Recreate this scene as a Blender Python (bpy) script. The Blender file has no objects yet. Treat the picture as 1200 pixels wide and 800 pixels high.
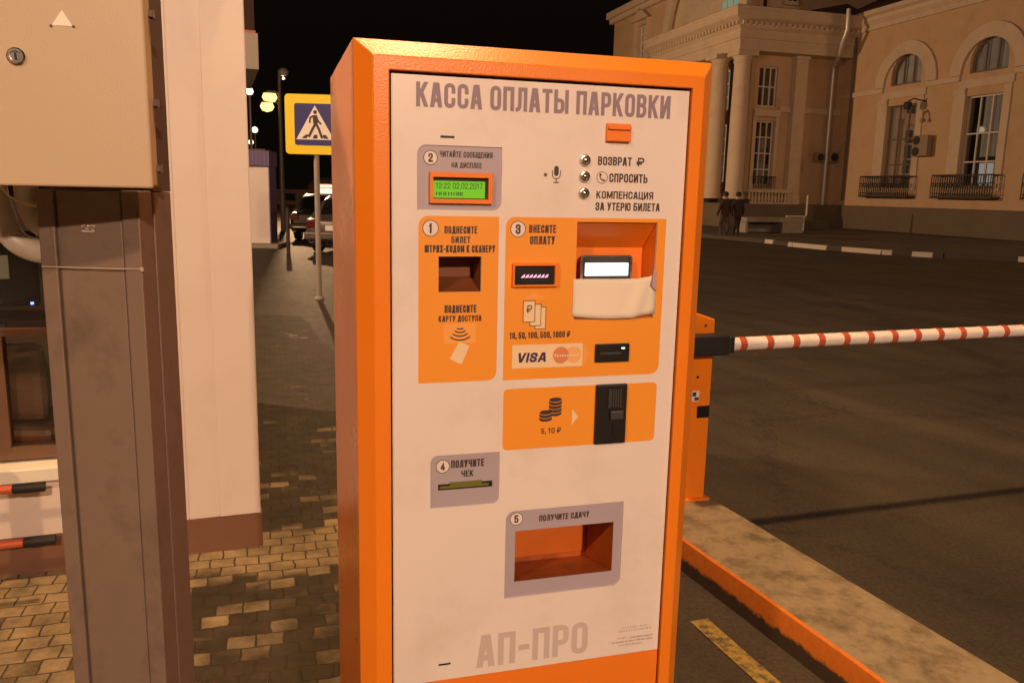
import bpy, bmesh, math, random
from mathutils import Matrix, Vector
random.seed(7)
PI = math.pi
sc = bpy.context.scene
COL = sc.collection

# ------------------------------------------------------------------ camera, sky, lamps, exposure
CAM_H = 1.55
cam_d = bpy.data.cameras.new('camera'); cam_d.sensor_width = 36.0; cam_d.lens = 965.8 / 1200 * 36
cam_d.clip_start = 0.05; cam_d.clip_end = 2000
cam = bpy.data.objects.new('camera', cam_d); COL.objects.link(cam)
cam.matrix_world = Matrix(((0.99975817, -0.02199112, 0.0, 0.0),
                           (0.00391937, 0.17818223, -0.9839897, 0.0),
                           (0.02163903, 0.98375174, 0.17822533, CAM_H),
                           (0, 0, 0, 1)))
sc.camera = cam
world = bpy.data.worlds.new('World'); sc.world = world; world.use_nodes = True
wn = world.node_tree; wn.nodes.clear()
sky = wn.nodes.new('ShaderNodeTexSky'); sky.sky_type = 'NISHITA'; sky.sun_disc = False
sky.sun_elevation = math.radians(-4); sky.sun_rotation = math.radians(200)
bgn = wn.nodes.new('ShaderNodeBackground'); bgn.inputs[1].default_value = 0.05
glow = wn.nodes.new('ShaderNodeMix'); glow.data_type = 'RGBA'; glow.blend_type = 'ADD'
glow.inputs[0].default_value = 1.0
wn.links.new(sky.outputs[0], glow.inputs[6]); glow.inputs[7].default_value = (0.060, 0.036, 0.026, 1)   # town light in the night air
wo = wn.nodes.new('ShaderNodeOutputWorld')
wn.links.new(glow.outputs[2], bgn.inputs[0]); wn.links.new(bgn.outputs[0], wo.inputs[0])
sc.view_settings.view_transform = 'Standard'
try: sc.view_settings.look = 'None'
except Exception: pass
sc.view_settings.exposure = 0.0; sc.view_settings.gamma = 1.0

SODIUM = (1.0, 0.50, 0.245)
def lamp(loc, watts, color=SODIUM, radius=0.15):
    d = bpy.data.lights.new('lamp_light', 'POINT'); d.energy = watts; d.color = color; d.shadow_soft_size = radius
    o = bpy.data.objects.new('lamp_light', d); o.location = loc; COL.objects.link(o); return o
# street lamps (poles and heads built further down); left, side, right are added fills
LAMP_FRONT = (3.9, -8.5, 5.6)
LAMP_OVER = (0.1, 3.45, 6.4)
LAMP_SQUARE = (-9.9, 36.0, 5.3)
FILL_RIGHT = (27.0, 13.0, 9.5)  # unseen, added to light the station's near end and the road
FILL_LEFT = (-10.5, 8.5, 7.0)  # unseen, added to brighten the kiosk and crossing sign
FILL_SIDE = (-4.0, -6.0, 6.2)  # unseen, added to brighten the machine's left side
lamp(LAMP_FRONT, 4000, (1.0, 0.64, 0.43))
lamp(LAMP_OVER, 1350, (1.0, 0.56, 0.26))
lamp(FILL_LEFT, 5000, (1.0, 0.62, 0.38))
lamp(FILL_SIDE, 1550, (1.0, 0.58, 0.30), 0.2)
lamp(LAMP_SQUARE, 8600, (1.0, 0.60, 0.31))
lamp(FILL_RIGHT, 3900, (1.0, 0.56, 0.28))

# ------------------------------------------------------------------ materials
def new_mat(name):
    m = bpy.data.materials.new(name); m.use_nodes = True
    return m, m.node_tree, m.node_tree.nodes['Principled BSDF']
def nd(t, typ, **kw):
    n = t.nodes.new(typ)
    for k, v in kw.items(): setattr(n, k, v)
    return n
def paint(name, c, rough=0.5, var=0.08, scale=6.0, bump=0.0, bscale=200.0, metal=0.0, spec=0.5, coat=0.0, dirt=None, dirt_amt=0.0, dirt_scale=3.0):
    m, t, b = new_mat(name)
    tc = nd(t, 'ShaderNodeTexCoord'); nz = nd(t, 'ShaderNodeTexNoise'); nz.inputs['Scale'].default_value = scale; nz.inputs['Detail'].default_value = 6
    t.links.new(tc.outputs['Object'], nz.inputs['Vector'])
    mx = nd(t, 'ShaderNodeMix', data_type='RGBA')
    mx.inputs[6].default_value = tuple(x * (1 - var) for x in c) + (1,); mx.inputs[7].default_value = tuple(min(1, x * (1 + var)) for x in c) + (1,)
    t.links.new(nz.outputs['Fac'], mx.inputs[0]); out = mx.outputs[2]
    if dirt:
        n2 = nd(t, 'ShaderNodeTexNoise'); n2.inputs['Scale'].default_value = dirt_scale; n2.inputs['Detail'].default_value = 9; n2.inputs['Roughness'].default_value = 0.65
        t.links.new(tc.outputs['Object'], n2.inputs['Vector'])
        r = nd(t, 'ShaderNodeValToRGB'); r.color_ramp.elements[0].position = 0.5; r.color_ramp.elements[1].position = 0.72
        r.color_ramp.elements[1].color = (dirt_amt,) * 3 + (1,); t.links.new(n2.outputs['Fac'], r.inputs[0])
        m2 = nd(t, 'ShaderNodeMix', data_type='RGBA'); t.links.new(r.outputs[0], m2.inputs[0]); t.links.new(out, m2.inputs[6]); m2.inputs[7].default_value = tuple(dirt) + (1,)
        out = m2.outputs[2]
    t.links.new(out, b.inputs['Base Color'])
    rr = nd(t, 'ShaderNodeMapRange'); rr.inputs[3].default_value = max(0.02, rough - 0.08); rr.inputs[4].default_value = min(1, rough + 0.08)
    t.links.new(nz.outputs['Fac'], rr.inputs[0]); t.links.new(rr.outputs[0], b.inputs['Roughness'])
    b.inputs['Metallic'].default_value = metal; b.inputs['Specular IOR Level'].default_value = spec; b.inputs['Coat Weight'].default_value = coat
    if bump:
        n3 = nd(t, 'ShaderNodeTexNoise'); n3.inputs['Scale'].default_value = bscale; n3.inputs['Detail'].default_value = 2
        t.links.new(tc.outputs['Object'], n3.inputs['Vector'])
        bp = nd(t, 'ShaderNodeBump'); bp.inputs['Strength'].default_value = bump; bp.inputs['Distance'].default_value = 0.002
        t.links.new(n3.outputs['Fac'], bp.inputs['Height']); t.links.new(bp.outputs[0], b.inputs['Normal'])
    return m
def emit(name, c, s, base=(0.02, 0.02, 0.02)):
    m, t, b = new_mat(name); b.inputs['Base Color'].default_value = base + (1,)
    b.inputs['Emission Color'].default_value = tuple(c) + (1,); b.inputs['Emission Strength'].default_value = s
    return m
def glass(name, tint=(0.75, 0.8, 0.8), refl=0.10):
    m, t, b = new_mat(name); t.nodes.remove(b)
    tr = nd(t, 'ShaderNodeBsdfTransparent'); tr.inputs[0].default_value = tuple(tint) + (1,)
    gl = nd(t, 'ShaderNodeBsdfGlossy'); gl.inputs['Roughness'].default_value = 0.03; gl.inputs['Color'].default_value = (0.9, 0.9, 0.9, 1)
    fr = nd(t, 'ShaderNodeLayerWeight'); fr.inputs[0].default_value = 0.25
    mr = nd(t, 'ShaderNodeMapRange'); mr.inputs[3].default_value = refl; mr.inputs[4].default_value = 0.8; t.links.new(fr.outputs['Fresnel'], mr.inputs[0])
    mx = nd(t, 'ShaderNodeMixShader'); t.links.new(mr.outputs[0], mx.inputs[0]); t.links.new(tr.outputs[0], mx.inputs[1]); t.links.new(gl.outputs[0], mx.inputs[2])
    t.links.new(mx.outputs[0], t.nodes['Material Output'].inputs[0]); return m

M = {}
M['orange'] = paint('orange_powder_coat', (0.86, 0.24, 0.014), 0.30, 0.05, 5, 0.16, 260, spec=0.55)
M['orange_smooth'] = paint('orange_satin', (0.84, 0.22, 0.018), 0.42, 0.05, 9)
M['orange_shade'] = paint('shaded_dirty_orange', (0.44, 0.105, 0.014), 0.55, 0.15, 14, dirt=(0.16, 0.06, 0.02), dirt_amt=0.7, dirt_scale=18)  # shade inside the tray put into a darker orange, dirt noise over it
M['brown_inside'] = paint('dull_red_brown', (0.20, 0.062, 0.022), 0.5, 0.2, 14)
M['orange_print'] = paint('orange_print', (0.88, 0.34, 0.035), 0.38, 0.04, 6)
M['panel_white'] = paint('white_panel_film', (0.80, 0.73, 0.70), 0.34, 0.035, 3.5, dirt=(0.56, 0.49, 0.40), dirt_amt=0.5, dirt_scale=3.2)
M['mauve'] = paint('mauve_grey_print', (0.42, 0.37, 0.44), 0.42, 0.05, 8)
M['ink_title'] = paint('grey_ink', (0.27, 0.20, 0.27), 0.5, 0.06, 30)
M['ink'] = paint('dark_ink', (0.055, 0.035, 0.035), 0.5, 0.1, 60)
M['ink_pale'] = paint('pale_grey_ink', (0.58, 0.50, 0.47), 0.5, 0.06, 20)
M['ink_fine'] = paint('brown_fine_ink', (0.36, 0.28, 0.24), 0.5, 0.1, 60)
M['cream'] = paint('cream_print', (0.86, 0.66, 0.42), 0.45, 0.04, 20)
M['cream_dim'] = paint('pale_orange_print', (0.88, 0.40, 0.085), 0.45, 0.04, 20)
M['black'] = paint('black_plastic', (0.012, 0.011, 0.011), 0.35, 0.2, 20)
M['rubber'] = paint('black_rubber', (0.014, 0.013, 0.013), 0.6, 0.2, 20, 0.3, 80)
M['dark_grey'] = paint('dark_grey_plastic', (0.05, 0.05, 0.048), 0.4, 0.15, 30)
M['gap'] = paint('shadow_gap', (0.02, 0.008, 0.004), 0.9)
M['steel'] = paint('brushed_steel', (0.62, 0.60, 0.57), 0.25, 0.1, 30, metal=1.0)
M['zinc'] = paint('galvanised_steel', (0.60, 0.58, 0.55), 0.42, 0.15, 20, metal=0.5)
M['green_lcd'] = emit('green_backlit_display', (0.16, 0.55, 0.004), 0.85, (0.02, 0.06, 0.01))
M['lcd_ink'] = paint('display_segments', (0.02, 0.10, 0.004), 0.5)
M['white_screen'] = emit('white_backlit_screen', (0.93, 0.96, 1.0), 2.2)
M['pink_led'] = emit('pink_led', (1.0, 0.42, 0.62), 1.5)
M['green_led'] = emit('green_led', (0.75, 1.0, 0.75), 2.0)
M['mc_red'] = paint('red_print', (0.70, 0.25, 0.11), 0.45, 0.05, 40)
M['mc_yellow'] = paint('yellow_orange_print', (0.86, 0.47, 0.18), 0.45, 0.05, 40)
M['visa_blue'] = paint('blue_print', (0.05, 0.035, 0.09), 0.45, 0.05, 40)
M['paper'] = paint('paper_sheet', (0.82, 0.74, 0.62), 0.7, 0.03, 10)
M['glare_film'] = paint('violet_glare_tape', (0.62, 0.44, 0.66), 0.10, 0.3, 60)  # violet glare on the tape put into its base colour
M['post'] = paint('brown_grey_sheet_metal', (0.25, 0.188, 0.152), 0.45, 0.10, 7, 0.12, 60, metal=0.25, dirt=(0.15, 0.11, 0.085), dirt_amt=0.9, dirt_scale=7)
M['box_grey'] = paint('beige_grey_enamel', (0.57, 0.455, 0.315), 0.42, 0.04, 4, 0.12, 300, dirt=(0.48, 0.40, 0.30), dirt_amt=0.35, dirt_scale=4)
M['box_shade'] = paint('box_side_shade', (0.105, 0.070, 0.055), 0.6, 0.12, 8)  # shade on the control box's side, as a dark colour
M['hinge'] = paint('brown_hinge', (0.10, 0.055, 0.04), 0.5)
M['hose'] = paint('silver_hose', (0.52, 0.47, 0.40), 0.40, 0.2, 30, metal=0.15)
M['wire'] = paint('yellow_green_wire', (0.62, 0.50, 0.22), 0.4)
M['booth_white'] = paint('white_cladding', (0.78, 0.70, 0.64), 0.45, 0.03, 2.5, dirt=(0.6, 0.52, 0.44), dirt_amt=0.3, dirt_scale=3)
M['booth_brown'] = paint('brown_skirting', (0.20, 0.10, 0.06), 0.55, 0.12, 9)
M['frame_brown'] = paint('brown_window_frame', (0.16, 0.085, 0.05), 0.45, 0.12, 9)
M['sill_white'] = paint('white_sill', (0.86, 0.86, 0.74), 0.35, 0.03, 9)
M['interior'] = paint('dim_interior', (0.16, 0.11, 0.08), 0.8, 0.3, 3)
M['red_paint'] = paint('red_orange_paint', (0.52, 0.11, 0.05), 0.4, 0.1, 15)
M['boom_white'] = paint('white_boom_paint', (0.84, 0.80, 0.76), 0.36, 0.05, 9, dirt=(0.55, 0.45, 0.36), dirt_amt=0.4, dirt_scale=12)
M['boom_red'] = paint('red_reflective_band', (0.50, 0.11, 0.06), 0.3, 0.2, 40)
M['sign_yellow'] = paint('fluorescent_yellow', (0.90, 0.72, 0.03), 0.4, 0.05, 9)
M['sign_blue'] = paint('sign_blue', (0.025, 0.03, 0.20), 0.4, 0.05, 9)
M['sign_white'] = paint('sign_white', (0.85, 0.82, 0.80), 0.4, 0.03, 9)
M['stucco'] = paint('ochre_stucco', (0.55, 0.375, 0.23), 0.85, 0.10, 1.3, 0.3, 40, dirt=(0.40, 0.24, 0.13), dirt_amt=0.55, dirt_scale=0.8)
M['trim'] = paint('cream_stone_trim', (0.60, 0.47, 0.35), 0.8, 0.08, 2.0, 0.2, 40, dirt=(0.42, 0.32, 0.23), dirt_amt=0.5, dirt_scale=1.4)
M['plinth'] = paint('dark_stone_plinth', (0.15, 0.115, 0.08), 0.85, 0.2, 1.5, 0.3, 30)
M['roof'] = paint('dark_sheet_roof', (0.09, 0.05, 0.035), 0.6, 0.15, 1.5)
M['win_white'] = paint('white_window_frame', (0.62, 0.56, 0.50), 0.5, 0.06, 6)
M['win_dark'] = paint('dark_window_frame', (0.14, 0.10, 0.08), 0.5, 0.1, 6)
M['curtain'] = paint('pale_curtain', (0.66, 0.60, 0.62), 0.9, 0.25, 2.0)
M['room'] = paint('dark_room', (0.05, 0.035, 0.028), 0.9, 0.3, 2)
M['iron'] = paint('wrought_iron', (0.03, 0.022, 0.018), 0.6, 0.2, 20)
M['concrete'] = paint('grey_concrete', (0.30, 0.26, 0.21), 0.85, 0.2, 3, 0.3, 40)
M['glass'] = glass('window_glass')
M['booth_glass'] = glass('booth_glass', (0.8, 0.8, 0.8), 0.08)
M['lit_green'] = emit('lit_greenish_window', (0.50, 0.72, 0.48), 0.33)
M['lit_green_dim'] = emit('dim_greenish_window', (0.25, 0.42, 0.26), 0.13)
M['lit_white'] = emit('lit_doorway', (0.85, 0.72, 0.62), 0.42)
M['purple'] = paint('purple_fascia', (0.13, 0.09, 0.24), 0.5, 0.1, 8)
M['dark_cloth'] = paint('dark_cloth', (0.030, 0.022, 0.022), 0.9, 0.25, 8)
M['wine_cloth'] = paint('dark_red_cloth', (0.055, 0.022, 0.020), 0.9, 0.25, 8)
M['trousers'] = paint('grey_violet_trousers', (0.075, 0.058, 0.062), 0.9, 0.25, 8)
M['skin'] = paint('skin', (0.45, 0.27, 0.19), 0.6, 0.1, 8)
M['hair'] = paint('dark_hair', (0.02, 0.015, 0.012), 0.7, 0.2, 20)
M['car_dark'] = paint('dark_car_paint', (0.03, 0.026, 0.026), 0.25, 0.1, 3, coat=0.6)
M['car_pale'] = paint('pale_car_paint', (0.13, 0.11, 0.095), 0.28, 0.1, 3, metal=0.3, coat=0.6)
M['car_glass'] = paint('tinted_car_glass', (0.012, 0.012, 0.014), 0.06, 0.1, 3)
M['tail_red'] = paint('red_tail_lens', (0.12, 0.012, 0.01), 0.2, 0.1, 9)
M['plate_white'] = paint('white_number_plate', (0.82, 0.80, 0.76), 0.3, 0.05, 9)
M['chrome'] = paint('chrome_trim', (0.75, 0.74, 0.72), 0.15, 0.05, 9, metal=1.0)
M['lamp_glow'] = emit('lit_sodium_lamp', (1.0, 0.60, 0.19), 2.4)
M['lamp_glow_far'] = emit('lit_far_lamp', (1.0, 0.80, 0.55), 2.0)
M['lamp_body'] = paint('grey_lamp_housing', (0.22, 0.20, 0.18), 0.5, 0.1, 8)
M['pole'] = paint('grey_painted_pole', (0.30, 0.26, 0.23), 0.5, 0.12, 8)
M['dark_pole'] = paint('dark_pole', (0.05, 0.042, 0.036), 0.5, 0.12, 8)
M['billboard'] = emit('lit_white_sign_face', (0.80, 0.82, 0.74), 1.0)
M['far_wall'] = paint('dull_far_wall', (0.12, 0.07, 0.04), 0.9, 0.2, 0.6)
M['monitor_lit'] = emit('dim_monitor', (0.30, 0.45, 0.75), 0.5)
M['tan_lit'] = emit('dim_tan_window', (0.40, 0.26, 0.12), 0.35)
M['blue_led'] = emit('blue_led', (0.15, 0.25, 1.0), 6)
M['red_led'] = emit('red_led_strip', (1.0, 0.10, 0.03), 0.35)
M['ac_grey'] = paint('grey_ac_case', (0.30, 0.225, 0.15), 0.5, 0.1, 8)
M['tri_white'] = paint('reflective_white_sticker', (0.95, 0.93, 0.84), 0.25, 0.02, 20)

def asphalt_mat():
    m, t, b = new_mat('worn_asphalt')
    tc = nd(t, 'ShaderNodeTexCoord')
    def noise(scale, detail=6, rough=0.55, vec=None):
        n = nd(t, 'ShaderNodeTexNoise'); n.inputs['Scale'].default_value = scale; n.inputs['Detail'].default_value = detail; n.inputs['Roughness'].default_value = rough
        t.links.new(vec or tc.outputs['Object'], n.inputs['Vector']); return n
    mp = nd(t, 'ShaderNodeMapping', vector_type='TEXTURE'); mp.inputs['Rotation'].default_value = (0, 0, math.radians(-62)); mp.inputs['Scale'].default_value = (7.0, 0.62, 1)
    t.links.new(tc.outputs['Object'], mp.inputs['Vector'])
    streak = noise(1.1, 5, 0.6, mp.outputs[0]); patch = noise(0.55, 7, 0.62); fine = noise(55, 5, 0.8); mid = noise(9, 6, 0.7)
    r1 = nd(t, 'ShaderNodeValToRGB'); r1.color_ramp.elements[0].position = 0.30; r1.color_ramp.elements[1].position = 0.72
    r1.color_ramp.elements[0].color = (0.040, 0.033, 0.025, 1); r1.color_ramp.elements[1].color = (0.080, 0.066, 0.047, 1)
    t.links.new(patch.outputs['Fac'], r1.inputs[0])
    r2 = nd(t, 'ShaderNodeValToRGB'); r2.color_ramp.elements[0].position = 0.36; r2.color_ramp.elements[1].position = 0.66
    r2.color_ramp.elements[0].color = (0.78, 0.76, 0.74, 1); r2.color_ramp.elements[1].color = (1.15, 1.11, 1.05, 1); t.links.new(streak.outputs['Fac'], r2.inputs[0])
    mu = nd(t, 'ShaderNodeMix', data_type='RGBA', blend_type='MULTIPLY'); mu.inputs[0].default_value = 1; t.links.new(r1.outputs[0], mu.inputs[6]); t.links.new(r2.outputs[0], mu.inputs[7])
    r3 = nd(t, 'ShaderNodeValToRGB'); r3.color_ramp.elements[0].position = 0.3; r3.color_ramp.elements[1].position = 0.75
    r3.color_ramp.elements[0].color = (0.45, 0.45, 0.45, 1); r3.color_ramp.elements[1].color = (1.55, 1.55, 1.55, 1); t.links.new(fine.outputs['Fac'], r3.inputs[0])
    mu2 = nd(t, 'ShaderNodeMix', data_type='RGBA', blend_type='MULTIPLY'); mu2.inputs[0].default_value = 1; t.links.new(mu.outputs[2], mu2.inputs[6]); t.links.new(r3.outputs[0], mu2.inputs[7])
    vo = nd(t, 'ShaderNodeTexVoronoi'); vo.inputs['Scale'].default_value = 7.0; t.links.new(tc.outputs['Object'], vo.inputs['Vector'])
    sp = nd(t, 'ShaderNodeMath', operation='LESS_THAN'); sp.inputs[1].default_value = 0.055; t.links.new(vo.outputs['Distance'], sp.inputs[0])
    sg = nd(t, 'ShaderNodeSeparateColor'); t.links.new(vo.outputs['Color'], sg.inputs[0])
    sel = nd(t, 'ShaderNodeMath', operation='GREATER_THAN'); sel.inputs[1].default_value = 0.90; t.links.new(sg.outputs[0], sel.inputs[0])
    an = nd(t, 'ShaderNodeMath', operation='MULTIPLY'); t.links.new(sp.outputs[0], an.inputs[0]); t.links.new(sel.outputs[0], an.inputs[1])
    m3 = nd(t, 'ShaderNodeMix', data_type='RGBA'); t.links.new(an.outputs[0], m3.inputs[0]); t.links.new(mu2.outputs[2], m3.inputs[6]); m3.inputs[7].default_value = (0.22, 0.18, 0.14, 1)
    vc = nd(t, 'ShaderNodeTexVoronoi', feature='DISTANCE_TO_EDGE'); vc.inputs['Scale'].default_value = 0.45
    wv = nd(t, 'ShaderNodeVectorMath', operation='SCALE'); wv.inputs['Scale'].default_value = 0.5; t.links.new(mid.outputs['Color'], wv.inputs[0])
    wa = nd(t, 'ShaderNodeVectorMath', operation='ADD'); t.links.new(tc.outputs['Object'], wa.inputs[0]); t.links.new(wv.outputs[0], wa.inputs[1]); t.links.new(wa.outputs[0], vc.inputs['Vector'])
    ck = nd(t, 'ShaderNodeMapRange'); ck.inputs[1].default_value = 0.0; ck.inputs[2].default_value = 0.012; ck.inputs[3].default_value = 0.55; ck.inputs[4].default_value = 0.0; t.links.new(vc.outputs['Distance'], ck.inputs[0])
    m4 = nd(t, 'ShaderNodeMix', data_type='RGBA'); t.links.new(ck.outputs[0], m4.inputs[0]); t.links.new(m3.outputs[2], m4.inputs[6]); m4.inputs[7].default_value = (0.014, 0.012, 0.010, 1)
    t.links.new(m4.outputs[2], b.inputs['Base Color'])
    rr = nd(t, 'ShaderNodeMapRange'); rr.inputs[3].default_value = 0.55; rr.inputs[4].default_value = 0.95; t.links.new(mid.outputs['Fac'], rr.inputs[0]); t.links.new(rr.outputs[0], b.inputs['Roughness'])
    b.inputs['Specular IOR Level'].default_value = 0.3
    ad = nd(t, 'ShaderNodeMath', operation='ADD'); t.links.new(fine.outputs['Fac'], ad.inputs[0]); t.links.new(mid.outputs['Fac'], ad.inputs[1])
    bp = nd(t, 'ShaderNodeBump'); bp.inputs['Strength'].default_value = 0.5; bp.inputs['Distance'].default_value = 0.006
    t.links.new(ad.outputs[0], bp.inputs['Height']); t.links.new(bp.outputs[0], b.inputs['Normal'])
    return m
def paving_mat():
    m, t, b = new_mat('muddy_shaded_paving')
    tc = nd(t, 'ShaderNodeTexCoord')
    br = nd(t, 'ShaderNodeTexBrick'); br.offset = 0.5; br.inputs['Scale'].default_value = 1.0
    br.inputs['Brick Width'].default_value = 0.096; br.inputs['Row Height'].default_value = 0.082; br.inputs['Mortar Size'].default_value = 0.0042; br.inputs['Mortar Smooth'].default_value = 0.6
    br.inputs['Color1'].default_value = (0, 0, 0, 1); br.inputs['Color2'].default_value = (1, 1, 1, 1); br.inputs['Mortar'].default_value = (0.5, 0.5, 0.5, 1)
    wob = nd(t, 'ShaderNodeTexNoise'); wob.inputs['Scale'].default_value = 14; t.links.new(tc.outputs['Object'], wob.inputs['Vector'])
    ws = nd(t, 'ShaderNodeVectorMath', operation='SCALE'); ws.inputs['Scale'].default_value = 0.022; t.links.new(wob.outputs['Color'], ws.inputs[0])
    wa = nd(t, 'ShaderNodeVectorMath', operation='ADD'); t.links.new(tc.outputs['Object'], wa.inputs[0]); t.links.new(ws.outputs[0], wa.inputs[1])
    t.links.new(wa.outputs[0], br.inputs['Vector'])
    def noise(scale, detail=6, rough=0.6):
        n = nd(t, 'ShaderNodeTexNoise'); n.inputs['Scale'].default_value = scale; n.inputs['Detail'].default_value = detail; n.inputs['Roughness'].default_value = rough
        t.links.new(tc.outputs['Object'], n.inputs['Vector']); return n
    big = noise(1.15, 5); med = noise(6, 7, 0.7); fine = noise(70, 4, 0.7)
    stone = nd(t, 'ShaderNodeValToRGB'); stone.color_ramp.elements[0].position = 0.3; stone.color_ramp.elements[1].position = 0.7; stone.color_ramp.elements[0].color = (0.11, 0.088, 0.052, 1); stone.color_ramp.elements[1].color = (0.40, 0.31, 0.175, 1)
    t.links.new(med.outputs['Fac'], stone.inputs[0])
    mud_shade = nd(t, 'ShaderNodeValToRGB'); mud_shade.color_ramp.elements[0].position = 0.3; mud_shade.color_ramp.elements[1].position = 0.75; mud_shade.color_ramp.elements[0].color = (0.028, 0.022, 0.014, 1); mud_shade.color_ramp.elements[1].color = (0.074, 0.057, 0.034, 1); t.links.new(med.outputs['Fac'], mud_shade.inputs[0])
    # how much mud: patches, clean blocks, and light and shade painted in by position
    sx = nd(t, 'ShaderNodeSeparateXYZ'); t.links.new(tc.outputs['Object'], sx.inputs[0])
    def mr(src, a0, a1, b0, b1):
        n = nd(t, 'ShaderNodeMapRange'); n.interpolation_type = 'SMOOTHSTEP'
        for i, v in enumerate((a0, a1, b0, b1)): n.inputs[i + 1].default_value = v
        t.links.new(src, n.inputs[0]); return n.outputs[0]
    def add(a, b):
        n = nd(t, 'ShaderNodeMath', operation='ADD'); t.links.new(a, n.inputs[0]); t.links.new(b, n.inputs[1]); return n.outputs[0]
    dy = nd(t, 'ShaderNodeMath', operation='SUBTRACT'); t.links.new(sx.outputs['Y'], dy.inputs[0]); dy.inputs[1].default_value = 2.0
    ay = nd(t, 'ShaderNodeMath', operation='ABSOLUTE'); t.links.new(dy.outputs[0], ay.inputs[0])
    class s1b: outputs = [add(add(add(big.outputs['Fac'], mr(ay.outputs[0], 0.08, 0.36, -0.20, 0.22)), mr(sx.outputs['X'], -1.25, -0.95, -0.28, 0.0)), mr(sx.outputs['Y'], 3.0, 5.2, 0.0, 0.16))]  # painted light: pale band by booth and left strip, darker elsewhere and far off
    bs = nd(t, 'ShaderNodeSeparateColor'); t.links.new(br.outputs['Color'], bs.inputs[0])
    bb = nd(t, 'ShaderNodeMapRange'); bb.inputs[3].default_value = 0.12; bb.inputs[4].default_value = -0.20; t.links.new(bs.outputs[0], bb.inputs[0])
    s2 = nd(t, 'ShaderNodeMath', operation='ADD'); t.links.new(s1b.outputs[0], s2.inputs[0]); t.links.new(bb.outputs[0], s2.inputs[1])
    mm = nd(t, 'ShaderNodeMapRange'); mm.inputs[1].default_value = 0.43; mm.inputs[2].default_value = 0.60; t.links.new(s2.outputs[0], mm.inputs[0])
    mix = nd(t, 'ShaderNodeMix', data_type='RGBA'); t.links.new(mm.outputs[0], mix.inputs[0]); t.links.new(stone.outputs[0], mix.inputs[6]); t.links.new(mud_shade.outputs[0], mix.inputs[7])
    jo = nd(t, 'ShaderNodeMix', data_type='RGBA'); jf = nd(t, 'ShaderNodeMapRange'); jf.inputs[3].default_value = 0.9; jf.inputs[4].default_value = 0.25; t.links.new(mm.outputs[0], jf.inputs[0]); jm = nd(t, 'ShaderNodeMath', operation='MULTIPLY'); t.links.new(jf.outputs[0], jm.inputs[0]); t.links.new(br.outputs['Fac'], jm.inputs[1]); t.links.new(jm.outputs[0], jo.inputs[0]); t.links.new(mix.outputs[2], jo.inputs[6]); jo.inputs[7].default_value = (0.040, 0.030, 0.020, 1)
    t.links.new(jo.outputs[2], b.inputs['Base Color']); b.inputs['Roughness'].default_value = 0.8
    b.inputs['Specular IOR Level'].default_value = 0.25
    inv = nd(t, 'ShaderNodeMath', operation='SUBTRACT'); inv.inputs[0].default_value = 1.0; t.links.new(br.outputs['Fac'], inv.inputs[1])
    sc2 = nd(t, 'ShaderNodeMath', operation='MULTIPLY_ADD'); sc2.inputs[1].default_value = 0.35; t.links.new(fine.outputs['Fac'], sc2.inputs[0]); t.links.new(inv.outputs[0], sc2.inputs[2])
    bp = nd(t, 'ShaderNodeBump'); bp.inputs['Strength'].default_value = 0.7; bp.inputs['Distance'].default_value = 0.006
    t.links.new(sc2.outputs[0], bp.inputs['Height']); t.links.new(bp.outputs[0], b.inputs['Normal'])
    return m
def worn_paint_mat(name, top, under, thr, scale, z_fade=None, soft=0.06):
    m, t, b = new_mat(name); tc = nd(t, 'ShaderNodeTexCoord')
    n = nd(t, 'ShaderNodeTexNoise'); n.inputs['Scale'].default_value = scale; n.inputs['Detail'].default_value = 9; n.inputs['Roughness'].default_value = 0.72; t.links.new(tc.outputs['Object'], n.inputs['Vector'])
    fac = n.outputs['Fac']
    if z_fade:
        sx = nd(t, 'ShaderNodeSeparateXYZ'); t.links.new(tc.outputs['Object'], sx.inputs[0])
        mr = nd(t, 'ShaderNodeMapRange'); mr.inputs[1].default_value = z_fade[0]; mr.inputs[2].default_value = z_fade[1]; mr.inputs[3].default_value = 0.42; mr.inputs[4].default_value = -0.30; t.links.new(sx.outputs['Z'], mr.inputs[0])
        ad = nd(t, 'ShaderNodeMath', operation='ADD'); t.links.new(fac, ad.inputs[0]); t.links.new(mr.outputs[0], ad.inputs[1]); fac = ad.outputs[0]
    mr2 = nd(t, 'ShaderNodeMapRange'); mr2.inputs[1].default_value = thr; mr2.inputs[2].default_value = thr + soft; t.links.new(fac, mr2.inputs[0])
    n2 = nd(t, 'ShaderNodeTexNoise'); n2.inputs['Scale'].default_value = 40; n2.inputs['Detail'].default_value = 5; t.links.new(tc.outputs['Object'], n2.inputs['Vector'])
    v = nd(t, 'ShaderNodeMix', data_type='RGBA'); t.links.new(n2.outputs['Fac'], v.inputs[0]); v.inputs[6].default_value = tuple(x * 0.75 for x in top) + (1,); v.inputs[7].default_value = tuple(min(1, x * 1.15) for x in top) + (1,)
    mx = nd(t, 'ShaderNodeMix', data_type='RGBA'); t.links.new(mr2.outputs[0], mx.inputs[0]); t.links.new(v.outputs[2], mx.inputs[6]); mx.inputs[7].default_value = tuple(under) + (1,)
    t.links.new(mx.outputs[2], b.inputs['Base Color']); b.inputs['Roughness'].default_value = 0.7
    bp = nd(t, 'ShaderNodeBump'); bp.inputs['Strength'].default_value = 0.6; bp.inputs['Distance'].default_value = 0.004
    t.links.new(n.outputs['Fac'], bp.inputs['Height']); t.links.new(bp.outputs[0], b.inputs['Normal'])
    return m
M['asphalt'] = asphalt_mat(); M['paving'] = paving_mat()
M['island_top'] = worn_paint_mat('dusty_concrete', (0.31, 0.25, 0.155), (0.125, 0.097, 0.056), 0.45, 9.0, None, 0.22)
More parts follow.
